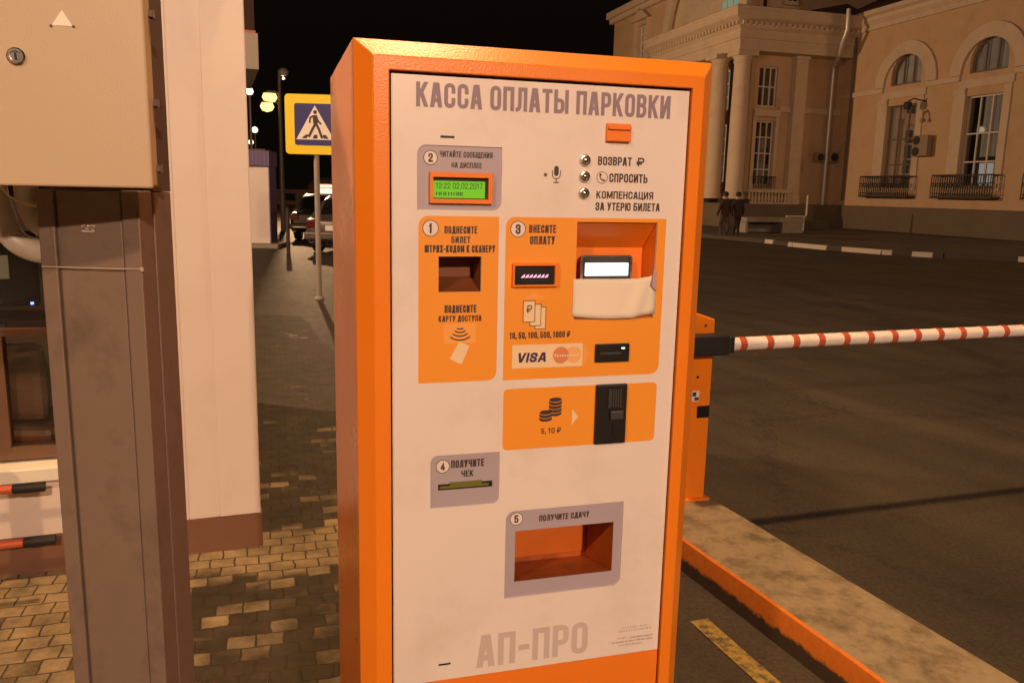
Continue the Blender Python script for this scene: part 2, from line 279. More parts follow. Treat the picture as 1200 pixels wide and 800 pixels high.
M['island_side'] = worn_paint_mat('worn_orange_kerb_paint', (0.72, 0.21, 0.018), (0.055, 0.036, 0.022), 0.54, 20, (0.030, 0.088), 0.16)
M['yellow_line'] = worn_paint_mat('worn_yellow_road_paint', (0.36, 0.25, 0.05), (0.06, 0.05, 0.035), 0.46, 24, None, 0.16)
M['kerb_white'] = worn_paint_mat('whitewashed_kerb', (0.62, 0.54, 0.44), (0.2, 0.16, 0.12), 0.64, 4)
M['kerb_dark'] = paint('dark_kerb_stone', (0.07, 0.055, 0.045), 0.85, 0.2, 4, 0.3, 40)
M['sidewalk'] = paint('dark_sidewalk', (0.072, 0.055, 0.038), 0.85, 0.25, 1.2, 0.3, 30, dirt=(0.20, 0.15, 0.10), dirt_amt=0.5, dirt_scale=0.6)

# ------------------------------------------------------------------ mesh helpers
class MB:
    def __init__(s): s.bm = bmesh.new(); s.k = 0
    def quad(s, *ps):
        return s.bm.faces.new([s.bm.verts.new(p) for p in ps])
    def box(s, x0, x1, y0, y1, z0, z1):
        v = [s.bm.verts.new((x, y, z)) for x in (x0, x1) for y in (y0, y1) for z in (z0, z1)]
        for f in ((0, 1, 3, 2), (4, 6, 7, 5), (0, 4, 5, 1), (2, 3, 7, 6), (0, 2, 6, 4), (1, 5, 7, 3)): s.bm.faces.new([v[i] for i in f])
        return s
    def loft(s, rings, cap=True, closed=True):
        vs = [[s.bm.verts.new(p) for p in r] for r in rings]; n = len(vs[0])
        for a, b in zip(vs, vs[1:]):
            for i in range(n if closed else n - 1):
                j = (i + 1) % n; s.bm.faces.new((a[i], a[j], b[j], b[i]))
        if cap and closed: s.bm.faces.new(list(reversed(vs[0]))); s.bm.faces.new(vs[-1])
        return s
    def tube(s, pts, r, n=12, cap=True):
        pts = [Vector(p) for p in pts]; rings = []; up = None
        rs = r if isinstance(r, (list, tuple)) else [r] * len(pts)
        for i, p in enumerate(pts):
            d = (pts[min(i + 1, len(pts) - 1)] - pts[max(i - 1, 0)]).normalized()
            if up is None: up = d.orthogonal().normalized()
            else: up = (up - d * up.dot(d)).normalized()
            w = d.cross(up)
            rings.append([p + (up * math.cos(2 * PI * k / n) + w * math.sin(2 * PI * k / n)) * rs[i] for k in range(n)])
        return s.loft(rings, cap)
    def lathe(s, prof, c=(0, 0, 0), axis='z', n=24):
        rings = []
        for r, h in prof:
            ring = []
            for k in range(n):
                a = 2 * PI * k / n; x, y = r * math.cos(a), r * math.sin(a)
                p = (x, y, h) if axis == 'z' else ((x, h, y) if axis == 'y' else (h, x, y))
                ring.append((c[0] + p[0], c[1] + p[1], c[2] + p[2]))
            rings.append(ring)
        return s.loft(rings)
    def prism(s, poly, f, d0, d1):
        return s.loft([[f(a, b, d0) for a, b in poly], [f(a, b, d1) for a, b in poly]])
    def sheet(s, outer, holes, f, d0, d1=None):
        """flat sheet with real holes; f(a, b, d) gives the point; edges run back from d0 to d1"""
        tmp = bmesh.new(); edges = []
        for loop in [outer] + list(holes):
            vs = [tmp.verts.new((a, b, 0)) for a, b in loop]
            edges += [tmp.edges.new((vs[i], vs[(i + 1) % len(vs)])) for i in range(len(vs))]
        bmesh.ops.triangle_fill(tmp, edges=edges, use_beauty=True, use_dissolve=False)
        for fc in tmp.faces: s.bm.faces.new([s.bm.verts.new(f(v.co.x, v.co.y, d0)) for v in fc.verts])
        if d1 is not None:
            for fc in tmp.faces: s.bm.faces.new([s.bm.verts.new(f(v.co.x, v.co.y, d1)) for v in fc.verts])
            for loop in [outer] + list(holes):
                for i in range(len(loop)):
                    (a, b), (c, d) = loop[i], loop[(i + 1) % len(loop)]
                    s.quad(f(a, b, d0), f(c, d, d0), f(c, d, d1), f(a, b, d1))
        tmp.free(); return s
    def build(s, name, mat, parent=None, loc=None, rot=None, bevel=0, smooth=False, weld=True):
        if weld: bmesh.ops.remove_doubles(s.bm, verts=s.bm.verts, dist=1e-6)
        bmesh.ops.recalc_face_normals(s.bm, faces=s.bm.faces)
        me = bpy.data.meshes.new(name); s.bm.to_mesh(me); s.bm.free()
        mats = mat if isinstance(mat, (list, tuple)) else [mat]
        for m in mats: me.materials.append(M[m] if isinstance(m, str) else m)
        if smooth:
            for p in me.polygons: p.use_smooth = True
            try: me.set_sharp_from_angle(angle=math.radians(38))
            except Exception: pass
        o = bpy.data.objects.new(name, me); COL.objects.link(o)
        if parent: o.parent = parent
        if loc: o.location = loc
        if rot: o.rotation_euler = rot
        if bevel:
            md = o.modifiers.new('bevel', 'BEVEL'); md.width = bevel; md.segments = 2; md.limit_method = 'ANGLE'; md.angle_limit = math.radians(35)
        return o
def tag(o, label=None, cat=None, group=None, kind=None):
    if label: o['label'] = label
    if cat: o['category'] = cat
    if group: o['group'] = group
    if kind: o['kind'] = kind
    return o
def thing(name, label, cat, loc=(0, 0, 0), rz=0.0, group=None):
    o = bpy.data.objects.new(name, None); COL.objects.link(o); o.location = loc; o.rotation_euler = (0, 0, rz); o.empty_display_size = 0.2
    return tag(o, label, cat, group)
def copy_tree(o, parent=None):
    c = o.copy(); COL.objects.link(c)
    if parent: c.parent = parent
    for ch in list(o.children): copy_tree(ch, c)
    return c
XZ = lambda a, b, d: (a, d, b)          # sheets in the local x-z plane, depth along +y
YZ = lambda a, b, d: (d, a, b)
def rect(x0, x1, z0, z1): return [(x0, z0), (x1, z0), (x1, z1), (x0, z1)]
def arc(cx, cz, r, a0, a1, n=8): return [(cx + r * math.cos(math.radians(a0 + (a1 - a0) * i / n)), cz + r * math.sin(math.radians(a0 + (a1 - a0) * i / n))) for i in range(n + 1)]
def leaf_rect(x0, x1, z0, z1, r, corners='TL BR'):
    p = []
    p += arc(x0 + r, z0 + r, r, 180, 270, 6) if 'BL' in corners else [(x0, z0)]
    p += arc(x1 - r, z0 + r, r, 270, 360, 6) if 'BR' in corners else [(x1, z0)]
    p += arc(x1 - r, z1 - r, r, 0, 90, 6) if 'TR' in corners else [(x1, z1)]
    p += arc(x0 + r, z1 - r, r, 90, 180, 6) if 'TL' in corners else [(x0, z1)]
    return p

# ------------------------------------------------------------------ condensed stroke lettering
def q(cx, cy, x, y): return ('q', cx, cy, x, y)
I1 = [[(0, 0), (0, 1)], [(1, 0), (1, 1)]]
OO = [(0, .2), (0, .8), q(0, 1, .5, 1), q(1, 1, 1, .8), (1, .2), q(1, 0, .5, 0), q(0, 0, 0, .2)]
BOWL_LOW = [(0, .56), (.5, .56), q(1, .56, 1, .38), (1, .2), q(1, 0, .5, 0), (0, 0)]
THREE = [(0, .74), (0, .82), q(0, 1, .5, 1), q(1, 1, 1, .78), q(1, .53, .5, .53), q(1, .53, 1, .25), q(1, 0, .5, 0), q(0, 0, 0, .2), (0, .28)]
PP = [(0, 0), (0, 1), (.5, 1), q(1, 1, 1, .82), (1, .62), q(1, .43, .5, .43), (0, .43)]
G = {
 'А': (.42, [('d', 0, 0, .40, 1), ('d', 1, 0, .60, 1), [(.2, .25), (.8, .25)]]),
 'Б': (.40, [[(.92, 1), (0, 1), (0, 0), (.5, 0), q(1, 0, 1, .2), (1, .38), q(1, .56, .5, .56), (0, .56)]]),
 'В': (.40, [[(0, 0), (0, 1), (.5, 1), q(1, 1, .96, .78), q(.96, .54, .5, .54), (0, .54)], [(.5, .54), q(1, .54, 1, .28), q(1, 0, .5, 0), (0, 0)]]),
 'Д': (.46, [[(-.08, -.10), (-.08, .02), (1.08, .02), (1.08, -.10)], [(.86, 0), (.86, 1), (.34, 1), (.30, .4), (.16, 0)]]),
 'Е': (.36, [[(1, 1), (0, 1), (0, 0), (1, 0)], [(0, .52), (.85, .52)]]),
 'З': (.40, [THREE]),
 'И': (.42, I1 + [('d', .04, 0, .96, 1)]),
 'Й': (.42, I1 + [('d', .04, 0, .96, 1), [(.25, 1.2), (.75, 1.2)]]),
 'К': (.42, [[(0, 0), (0, 1)], ('d', .10, .40, 1, 1), ('d', 1, 0, .36, .60)]),
 'Л': (.42, [[(1, 0), (1, 1), (.28, 1), (.25, .25), q(.22, 0, -.05, 0)]]),
 'М': (.54, I1 + [('d', .5, .1, .02, 1), ('d', .5, .1, .98, 1)]),
 'Н': (.41, I1 + [[(0, .52), (1, .52)]]),
 'О': (.40, [OO + ['c']]),
 'П': (.41, [[(0, 0), (0, 1), (1, 1), (1, 0)]]),
 'Р': (.39, [PP]),
 'С': (.40, [[(1, .70), (1, .8), q(1, 1, .5, 1), q(0, 1, 0, .8), (0, .2), q(0, 0, .5, 0), q(1, 0, 1, .2), (1, .30)]]),
 'Т': (.38, [[(0, 1), (1, 1)], [(.5, 0), (.5, .98)]]),
 'У': (.42, [('d', .28, 0, 1, 1), ('d', .55, .32, 0, 1)]),
 'Х': (.42, [('d', 0, 0, 1, 1), ('d', 1, 0, 0, 1)]),
 'Ц': (.43, [[(0, 1), (0, 0), (.9, 0), (.9, 1)], [(.9, 0), (1.12, 0), (1.12, -.16)]]),
 'Ч': (.40, [[(0, 1), (0, .62), q(0, .44, .5, .44), (1, .44)], [(1, 0), (1, 1)]]),
 'Ш': (.58, [[(0, 1), (0, 0), (1, 0), (1, 1)], [(.5, 0), (.5, 1)]]),
 'Щ': (.60, [[(0, 1), (0, 0), (.94, 0), (.94, 1)], [(.47, 0), (.47, 1)], [(.94, 0), (1.1, 0), (1.1, -.16)]]),
 'Ь': (.40, [[(0, 1), (0, 0)], BOWL_LOW]),
 'Ы': (.56, [[(0, 1), (0, 0)], [(0, .56), (.32, .56), q(.62, .56, .62, .4), (.62, .18), q(.62, 0, .32, 0), (0, 0)], [(1, 0), (1, 1)]]),
 'Ю': (.58, [[(0, 0), (0, 1)], [(0, .52), (.38, .52)], [(.38, .2), (.38, .8), q(.38, 1, .69, 1), q(1, 1, 1, .8), (1, .2), q(1, 0, .69, 0), q(.38, 0, .38, .2), 'c']]),
 'Я': (.40, [[(1, 0), (1, 1), (.5, 1), q(0, 1, 0, .82), (0, .66), q(0, .46, .5, .46), (1, .46)], ('d', .0, 0, .45, .46)]),
 '0': (.40, [OO + ['c']]), '1': (.30, [[(.0, .80), (.55, .98)], [(.6, 0), (.6, 1)]]),
 '2': (.40, [[(0, .70), (0, .82), q(0, 1, .5, 1), q(1, 1, 1, .80), q(1, .6, .55, .38), q(0, .15, 0, 0), (1, 0)]]),
 '3': (.40, [THREE]),
 '4': (.42, [[(.72, 0), (.72, 1), (0, .26), (1, .26)]]),
 '5': (.40, [[(.95, 1), (.05, 1), (.03, .55), (.5, .58), q(1, .58, 1, .36), (1, .2), q(1, 0, .5, 0), q(0, 0, 0, .22)]]),
 '7': (.38, [[(0, 1), (1, 1), (.35, 0)]]),
 '₽': (.46, [[(.12, 0), (.12, 1), (.6, 1), q(1, 1, 1, .84), (1, .66), q(1, .48, .6, .48), (-.1, .48)], [(-.1, .24), (.62, .24)]]),
 '-': (.26, [[(0, .45), (1, .45)]]), ',': (.10, [[(.5, .06), (.3, -.14)]]), '.': (.10, [[(.5, .0), (.5, .08)]]), ':': (.10, [[(.5, .2), (.5, .3)], [(.5, .7), (.5, .8)]]), ' ': (.15, []),
 'V': (.46, [('d', .48, 0, 0, 1), ('d', .52, 0, 1, 1)]), 'I': (.12, [[(.5, 0), (.5, 1)]]), 'A': (.48, [('d', 0, 0, .42, 1), ('d', 1, 0, .58, 1), [(.2, .25), (.8, .25)]]),
 'S': (.42, [[(.98, .74), (.98, .84), q(.98, 1, .5, 1), q(0, 1, 0, .76), q(0, .56, .5, .5), q(1, .44, 1, .24), q(1, 0, .5, 0), q(0, 0, .02, .24)]]),
}
def flat_path(st):
    pts = []
    for e in st:
        if e == 'c': continue
        if e[0] == 'q':
            x0, y0 = pts[-1]; _, cx, cy, x1, y1 = e
            for i in range(1, 5):
                u = i / 4; pts.append(((1 - u) ** 2 * x0 + 2 * u * (1 - u) * cx + u * u * x1, (1 - u) ** 2 * y0 + 2 * u * (1 - u) * cy + u * u * y1))
        else: pts.append(e)
    return pts
def ribbon(mb, pts, t, closed, f, d):
    if closed and (Vector(pts[0]) - Vector(pts[-1])).length < 1e-9: pts = pts[:-1]
    n = len(pts); L = []
    for i in range(n):
        p = Vector(pts[i]); a = Vector(pts[i - 1]) if (i or closed) else None; b = Vector(pts[(i + 1) % n]) if (i < n - 1 or closed) else None
        d1 = (p - a).normalized() if a is not None else None; d2 = (b - p).normalized() if b is not None else None
        if d1 is None: d1 = d2
        if d2 is None: d2 = d1
        n1 = Vector((-d1.y, d1.x)); n2 = Vector((-d2.y, d2.x)); m = n1 + n2
        if m.length < 1e-6: m = n1
        m.normalize(); k = t / 2 / max(0.45, m.dot(n1)); L.append((p + m * k, p - m * k))
    for i in range(n if closed else n - 1):
        (a, b), (c, e) = L[i], L[(i + 1) % n]
        dd = d - 7e-6 * i            # a path that meets its own start never lies in one plane with it
        mb.quad(f(a.x, a.y, dd), f(b.x, b.y, dd), f(e.x, e.y, dd), f(c.x, c.y, dd))
def write(mb, text, x0, x1, z0, h, t=0.15, d=0.0, f=XZ, gap=0.075, shear=0.0):
    """letters between x0 and x1 (stretched to fit), baseline z0, cap height h, stroke t*h, on depth d"""
    tw = t * h; nat = sum(G[c][0] for c in text) + gap * (len(text) - 1); sx = (x1 - x0) / nat if x1 is not None else h
    x = x0
    for c in text:
        w, strokes = G[c]; W = w * sx
        def mp(px, py, dia=False):
            zz = z0 + (py * h if dia else tw / 2 + py * (h - tw)); xx = x + tw / 2 + px * (W - tw)
            return (xx + shear * (zz - z0), zz)
        for st in strokes:
            mb.k += 1; dd = d - 3e-5 * (mb.k % 7)
            if st[0] == 'd':
                a, b = mp(st[1], st[2], True), mp(st[3], st[4], True); hw = tw * 0.56
                mb.quad(f(a[0] - hw, a[1], dd), f(a[0] + hw, a[1], dd), f(b[0] + hw, b[1], dd), f(b[0] - hw, b[1], dd))
            else:
                pts = flat_path(st); P = []
                for i, (px, py) in enumerate(pts):
                    P.append(mp(px, py))
                cl = st[-1] == 'c'
                if not cl:      # run straight ends out to the full cap height
                    for i, j in ((0, 1), (-1, -2)):
                        v = Vector(P[i]) - Vector(P[j])
                        if v.length > 1e-9: v.normalize(); P[i] = (P[i][0] + v.x * tw / 2, P[i][1] + v.y * tw / 2)
                ribbon(mb, P, tw, cl, f, dd)
        x += W + gap * sx
    return mb
def lettering(text, x0, x1, z0, z1, ink, parent, d, t=0.16, shear=0.0, name='lettering', gap=0.075):
    lines = text if isinstance(text, list) else [(text, x0, x1, z0, z1)]
    for tx, a, b, c, e in lines:
        mb = MB(); write(mb, tx, a, b, c, e - c, t, d, gap=gap, shear=shear); o = mb.build(name, ink, parent, weld=False)
    return o
def disc(mb, cx, cz, r, d, n=28, f=XZ):
    mb.bm.faces.new([mb.bm.verts.new(f(cx + r * math.cos(2 * PI * k / n), cz + r * math.sin(2 * PI * k / n), d)) for k in range(n)]); return mb

# ================================================================== THE SETTING
YAW = math.radians(16.35)
UX, UY = math.cos(YAW), math.sin(YAW)
mb = MB(); mb.quad((-500, -500, 0), (500, -500, 0), (500, 500, 0), (-500, 500, 0)); tag(mb.build('ground', 'asphalt'), kind='structure')
# paving between the booth and the pay machine; its frame is turned like the machine
mb = MB(); edge = [(-6.0, -4.0), (0.20, -4.0)]
for i in range(40): edge.append((0.20 + random.uniform(-0.03, 0.03) + (0.0 if i < 26 else -(i - 26) * 0.03), -4.0 + 13.0 * (i + 1) / 40))
edge[-1] = (edge[-2][0] - 0.05, 8.8)
for i in range(60): edge.append((edge[39 + 2][0] - 0.1 - 0.1 * i, 8.8 + 0.12 * math.sin(i * 0.8) + random.uniform(-0.05, 0.05)))
mb.loft([[(x, y, 0.0) for x, y in edge], [(x, y, 0.008) for x, y in edge]])
tag(mb.build('paving', 'paving', loc=(0.0558, 1.5722, 0), rot=(0, 0, YAW)), kind='structure')
# traffic island with painted kerb
IA = math.radians(21.5)
I0 = Vector((0.739, 3.262, 0)); idir = Vector((math.sin(IA), -math.cos(IA), 0)); iper = Vector((math.cos(IA), math.sin(IA), 0))
def isl(s, w, z): p = I0 + idir * s + iper * w; return (p.x, p.y, z)
mb = MB(); N = 60; ss = [-0.85 + 7.85 * i / N for i in range(N + 1)]
jit = [random.uniform(-0.002, 0.002) for _ in ss]; jz = [random.uniform(-0.0012, 0.0012) for _ in ss]
mb.loft([[isl(s, 0.012 + j, 0.13 + z), isl(s, 0.10, 0.132), isl(s, 0.25, 0.131), isl(s, 0.395 - j, 0.128 + z)] for s, j, z in zip(ss, jit, jz)], cap=False, closed=False)
tag(mb.build('traffic_island', 'island_top', smooth=True), kind='structure')
mb = MB()
mb.loft([[isl(s, -0.012 + j, 0.0), isl(s, -0.006 + j, 0.07), isl(s, 0.003 + j, 0.122 + z), isl(s, 0.012 + j, 0.13 + z)] for s, j, z in zip(ss, jit, jz)], cap=False, closed=False)
mb.loft([[isl(s, 0.395 - j, 0.128 + z), isl(s, 0.402, 0.11), isl(s, 0.405, 0.0)] for s, j, z in zip(ss, jit, jz)], cap=False, closed=False)
s = ss[0]; mb.quad(isl(s, 0.0, 0), isl(s, 0.40, 0), isl(s, 0.40, 0.13), isl(s, 0.0, 0.13))
tag(mb.build('island_kerb', 'island_side', smooth=True), kind='structure')
mb = MB()
ya, yb = Vector((0.716, 2.83, 0)), Vector((0.872, 2.40, 0)); yd = (yb - ya).normalized(); yn = Vector((-yd.y, yd.x, 0))
for k in range(3):
    a = ya + yd * 1.9 * k; b = a + yd * 1.2
    mb.quad(*[tuple(p + Vector((0, 0, 0.004))) for p in (a - yn * 0.037, a + yn * 0.037, b + yn * 0.037, b - yn * 0.037)])
tag(mb.build('yellow_line', 'yellow_line'), kind='structure')
# sidewalk in front of the station
CX, CY = 16.723, 42.720
kerb = [(3.0, 41.0), (6.2, 34.0), (8.9, 28.5), (9.15, 26.9), (9.75, 25.6), (10.75, 24.1), (12.0, 23.1), (14.5, 21.9), (18.5, 20.6), (26.0, 18.8), (40.0, 16.0)]
mb = MB(); poly = kerb + [(60, 30), (40, 80), (-5, 80)]
mb.loft([[(x, y, -0.02) for x, y in poly], [(x, y, 0.11) for x, y in poly]])
tag(mb.build('sidewalk', 'sidewalk'), kind='structure')
def kerb_run():
    pts = [Vector((x, y, 0)) for x, y in kerb]; seg = []; out = []
    for a, b in zip(pts, pts[1:]):
        n = max(1, int((b - a).length / 0.25))
        for i in range(n): out.append(a.lerp(b, i / n))
    out.append(pts[-1]); return out
kp = kerb_run(); white, dark = MB(), MB(); acc = 0.0
for a, b in zip(kp, kp[1:]):
    d = (b - a).normalized(); n = Vector((-d.y, d.x, 0)); mid = acc + (b - a).length / 2; tgt = white if any(u < mid < v for u, v in ((13.6, 14.15), (15.1, 16.8), (17.45, 18.85), (19.4, 20.05), (22.0, 23.2))) else dark; acc += (b - a).length
    tgt.loft([[tuple(p - n * 0.16), tuple(p + n * 0.02), tuple(p + n * 0.02 + Vector((0, 0, 0.135))), tuple(p - n * 0.14 + Vector((0, 0, 0.135)))] for p in (a, b)], cap=True)
tag(white.build('painted_kerb_stones', 'kerb_white'), kind='structure'); tag(dark.build('kerb_stones', 'kerb_dark'), kind='structure')

# ================================================================== STATION BUILDING (local x along the porch end, y away, origin at the inner corner)
st = thing('station_building', 'ochre railway station with columned porch, arched windows and cream trim across the dark road', 'building', (CX, CY, 0), YAW)
Wv0, Wv1 = -17.0, 0.9
def arch_poly(v0, v1, z0, zs, n=14):
    r = (v1 - v0) / 2; c = (v0 + v1) / 2
    return [(v0, z0), (v1, z0)] + [(c + r * math.cos(PI * i / n), zs + r * math.sin(PI * i / n)) for i in range(n + 1)]
wing = [(-4.55, -2.65), (-9.15, -7.25), (-13.75, -11.85)]          # window openings (y from, y to)
holes = []
for a, b in wing: holes += [rect(a, b, 2.15, 5.88), arch_poly(a, b, 6.78, 6.80 + 0.45)]
mb = MB(); mb.sheet(rect(Wv0, Wv1, 1.25, 9.6), holes, YZ, 0.0, 0.35); mb.build('wing_wall', 'stucco', st)
mb = MB(); mb.box(-0.12, 0.35, Wv0, Wv1 - 0.02, 0.0, 1.24); mb.build('wing_plinth', 'plinth', st)
mb = MB(); mb.prism([(0.0, 9.55), (-0.12, 9.55), (-0.12, 9.75), (-0.30, 9.95), (-0.30, 10.10), (-0.5, 10.2), (-0.5, 10.38), (0.0, 10.38)], lambda a, b, d: (a, d, b), Wv0, Wv1 - 0.55)
mb.build('wing_cornice', 'trim', st)
y = Wv1 - 0.02
for a, b in wing + [(0, Wv0 - 0.42)]:
    mb = MB(); mb.box(-0.10, -0.003, b + 0.42, y, 6.52, 6.74); mb.build('belt_course', 'trim', st); y = a - 0.42
mb = MB(); mb.quad((-0.55, Wv0, 10.40), (-0.55, 0.3, 10.40), (5.5, 6.5, 13.2), (5.5, Wv0, 13.2)); mb.quad((0.35, Wv0, 10.39), (0.35, 0.9, 10.39), (-0.55, 0.9, 10.39), (-0.55, Wv0, 10.39)); mb.build('wing_roof', 'roof', st)
mb = MB(); mb.quad((0.6, Wv0, 0), (0.6, 0.9, 0), (0.6, 0.9, 9.6), (0.6, Wv0, 9.6)); mb.quad((0.35, Wv0, 0), (0.6, Wv0, 0), (0.6, Wv0, 9.6), (0.35, Wv0, 9.6)); mb.build('wing_room', 'room', st)
def grid_frame(mb, v0, v1, z0, z1, vs, zs, d, w=0.06, th=0.07, f='x'):
    def bx(a0, a1, b0, b1, dd=0.0):
        if f == 'x': mb.box(d + dd, d + th - dd, a0, a1, b0, b1)
        else: mb.box(a0, a1, d + dd, d + th - dd, b0, b1)
    bx(v0, v0 + w, z0, z1); bx(v1 - w, v1, z0, z1); bx(v0 + w, v1 - w, z0, z0 + w); bx(v0 + w, v1 - w, z1 - w, z1)
    for v in vs: bx(v - w / 2, v + w / 2, z0 + w, z1 - w, 0.003)
    for z in zs: bx(v0 + w, v1 - w, z - w / 2, z + w / 2, 0.006)
def curtain(v0, v1, z0, z1, d, axis='x'):
    mb = MB(); n = 26; vs = [v0 + (v1 - v0) * i / n for i in range(n + 1)]
    r = lambda z: [((d + 0.04 * math.sin(i * 1.9), v, z) if axis == 'x' else (v, d + 0.04 * math.sin(i * 1.9), z)) for i, v in enumerate(vs)]
    mb.loft([r(z0), r(z1)], cap=False, closed=False); return mb
for k, (a, b) in enumerate(wing):
    c = (a + b) / 2; r = (b - a) / 2
    mb = MB(); grid_frame(mb, a + 0.01, b - 0.01, 2.16, 5.87, [a + (b - a) * .36, a + (b - a) * .68], [3.2, 4.35], 0.16); w = mb.build('window', 'win_dark' if k == 0 else 'win_white', st)
    mb = MB(); mb.quad((0.19, a, 2.15), (0.19, b, 2.15), (0.19, b, 5.88), (0.19, a, 5.88)); mb.build('pane', 'glass', w)
    if k == 0: curtain(a + 0.05, b - 0.05, 2.2, 5.85, 0.30).build('curtain', 'curtain', w, smooth=True)
    else: curtain(a + 0.05, b - 0.75, 3.4, 5.85, 0.30).build('curtain', 'curtain', w, smooth=True)
    # arched window above the belt
    mb = MB(); ring = [(c + r * math.cos(PI * i / 14), 7.25 + r * math.sin(PI * i / 14)) for i in range(15)]
    inner = [(c + (r - .08) * math.cos(PI * i / 14), 7.25 + (r - .08) * math.sin(PI * i / 14)) for i in range(15)]
    mb.sheet([(a, 6.79), (b, 6.79)] + ring, [[(a + .08, 6.87), (b - .08, 6.87)] + inner], YZ, 0.16, 0.22)
    for v in (a + (b - a) * .36, a + (b - a) * .68): mb.box(0.163, 0.217, v - .03, v + .03, 6.88, 7.25 + math.sqrt(max(0, (r - .09) ** 2 - (v - c) ** 2)))
    w = mb.build('arch_window', 'win_dark', st)
    mb = MB(); mb.bm.faces.new([mb.bm.verts.new((0.19, y, z)) for y, z in [(a, 6.79), (b, 6.79)] + ring]); mb.build('pane', 'glass', w)
    curtain(a + 0.05, b - 0.05, 6.82, 8.15, 0.30).build('curtain', 'curtain', w, smooth=True)
    # archivolt, surround, balcony rail
    mb = MB(); R1, R0 = 1.92, 1.34
    pts = [(c + R1 * math.cos(PI * i / 24), 6.76 + R1 * math.sin(PI * i / 24)) for i in range(25)] + [(c + R0 * math.cos(PI * (24 - i) / 24), 6.76 + R0 * math.sin(PI * (24 - i) / 24) ) for i in range(25)]
    hole = arch_poly(a - 0.06, b + 0.06, 6.78, 7.25)
    mb.prism(pts, lambda p, qz, d: (d, p, qz), -0.11, -0.002); mb.build('archivolt', 'trim', st)
    mb = MB(); mb.box(-0.09, -0.002, b, b + 0.62, 2.0, 5.95); mb.box(-0.12, -0.002, b + 0.02, b + 0.66, 5.951, 6.2); mb.build('pilaster', 'trim', st)
    mb = MB(); mb.box(-0.07, -0.002, a - 0.42, b + 0.42, 6.2, 6.515); mb.box(-0.07, -0.002, a - 0.35, a, 2.0, 6.19); mb.build('window_surround', 'trim', st)
    mb = MB(); y0, y1 = a - 0.35, b + 1.0
    mb.box(-0.42, -0.38, y0, y1, 2.62, 2.68); mb.box(-0.42, -0.38, y0, y1, 1.86, 1.90); mb.box(-0.42, -0.38, y0, y1, 1.74, 1.78)
    for i in range(27):
        y = y0 + (y1 - y0) * i / 26; mb.box(-0.41, -0.39, y - 0.018, y + 0.018, 1.78, 2.62)
    for i in range(13):
        y = y0 + (y1 - y0) * (i + .5) / 13; mb.tube([(-0.40, y + .09 * math.cos(t), 2.25 + .09 * math.sin(t)) for t in [2 * PI * j / 10 for j in range(11)]], 0.016, 5)
    for y in (y0, y1): mb.box(-0.40, 0.0, y - 0.02, y + 0.02, 2.62, 2.66); mb.box(-0.40, 0.0, y - 0.02, y + 0.02, 1.74, 1.78)
    mb.box(-0.44, -0.003, y0, y1, 1.68, 1.735)
    mb.build('balcony_rail', 'iron', st)
a, b = wing[1]
mb = MB(); mb.box(0.42, 0.46, a + 0.55, a + 1.25, 2.2, 3.15); mb.build('lit_doorway', 'lit_white', st)
# air conditioner, floodlight
def ac_unit(y0, y1, z0, z1, axis):
    mb = MB()
    if axis == 'x': mb.box(-0.40, -0.10, y0, y1, z0, z1)
    else: mb.box(y0, y1, 0.50, 0.84, z0, z1)
    o = mb.build('air_conditioner', 'ac_grey', st, bevel=0.03)
    r = (z1 - z0) * (0.21 if axis == 'x' else 0.38)
    for h in ((-.24, .24) if axis == 'x' else (0,)):
        mb = MB(); c = (y1 - .27) if axis == 'x' else (y0 + y1) / 2; zc = (z0 + z1) / 2 + h
        mb.lathe([(r, 0), (r, 0.03), (0.05, 0.03)], (-0.44, c, zc) if axis == 'x' else (c, 0.46, zc), 'x' if axis == 'x' else 'y'); mb.build('fan_grille', 'iron', o)
    return o
ac_unit(-5.75, -4.85, 3.5, 4.4, 'x')
ac_unit(-1.4, -0.95, 3.38, 3.85, 'y'); ac_unit(-0.62, -0.12, 3.38, 3.9, 'y')
mb = MB(); mb.lathe([(0.02, -.22), (.13, -.20), (.18, -.04), (.15, .10), (.04, .13)], (-0.75, -4.75, 5.75), 'z', 16); mb.tube([(-0.75, -4.75, 5.88), (-0.6, -4.9, 6.0), (0, -5.0, 5.9)], 0.03, 6)
fl = mb.build('floodlight', 'iron', st, smooth=True)
mb = MB(); mb.tube([(0.0, -5.15, 5.5), (-0.25, -5.2, 5.35), (-0.32, -5.25, 5.1)], 0.045, 8); mb.box(-0.40, -0.22, -5.33, -5.17, 4.98, 5.12); mb.build('bracket', 'ac_grey', fl)
# porch end wall (facing us), columns, entablature
winP = [(-4.80, -3.75, 5.98, 7.9), (-4.80, -3.75, 2.15, 5.30)]
mb = MB(); mb.sheet(rect(-6.0, 0.0, 1.25, 9.0), [rect(*w) for w in winP], XZ, 0.9, 1.2); mb.build('porch_end_wall', 'stucco', st)
mb = MB(); mb.quad((-6.0, 1.6, 1), (0, 1.6, 1), (0, 1.6, 9), (-6.0, 1.6, 9)); mb.build('porch_room', 'room', st)
for i, (a, b, z0, z1) in enumerate(winP):
    mb = MB(); grid_frame(mb, a + .01, b - .01, z0 + .01, z1 - .01, [a + (b - a) / 3, a + (b - a) * 2 / 3] if i == 0 else [a + (b - a) / 3, a + (b - a) * 2 / 3], ([z0 + (z1 - z0) / 2] if i == 0 else [z0 + (z1 - z0) * k / 4 for k in (1, 2, 3)]), 1.0, 0.06, 0.07, 'y')
    w = mb.build('window', 'win_white', st); mb = MB(); mb.quad((a, 1.04, z0), (b, 1.04, z0), (b, 1.04, z1), (a, 1.04, z1)); mb.build('pane', 'glass', w)
    if i == 1: curtain(a + .5, b - .05, z0, z1 - .8, 1.4, 'y').build('curtain', 'curtain', w)
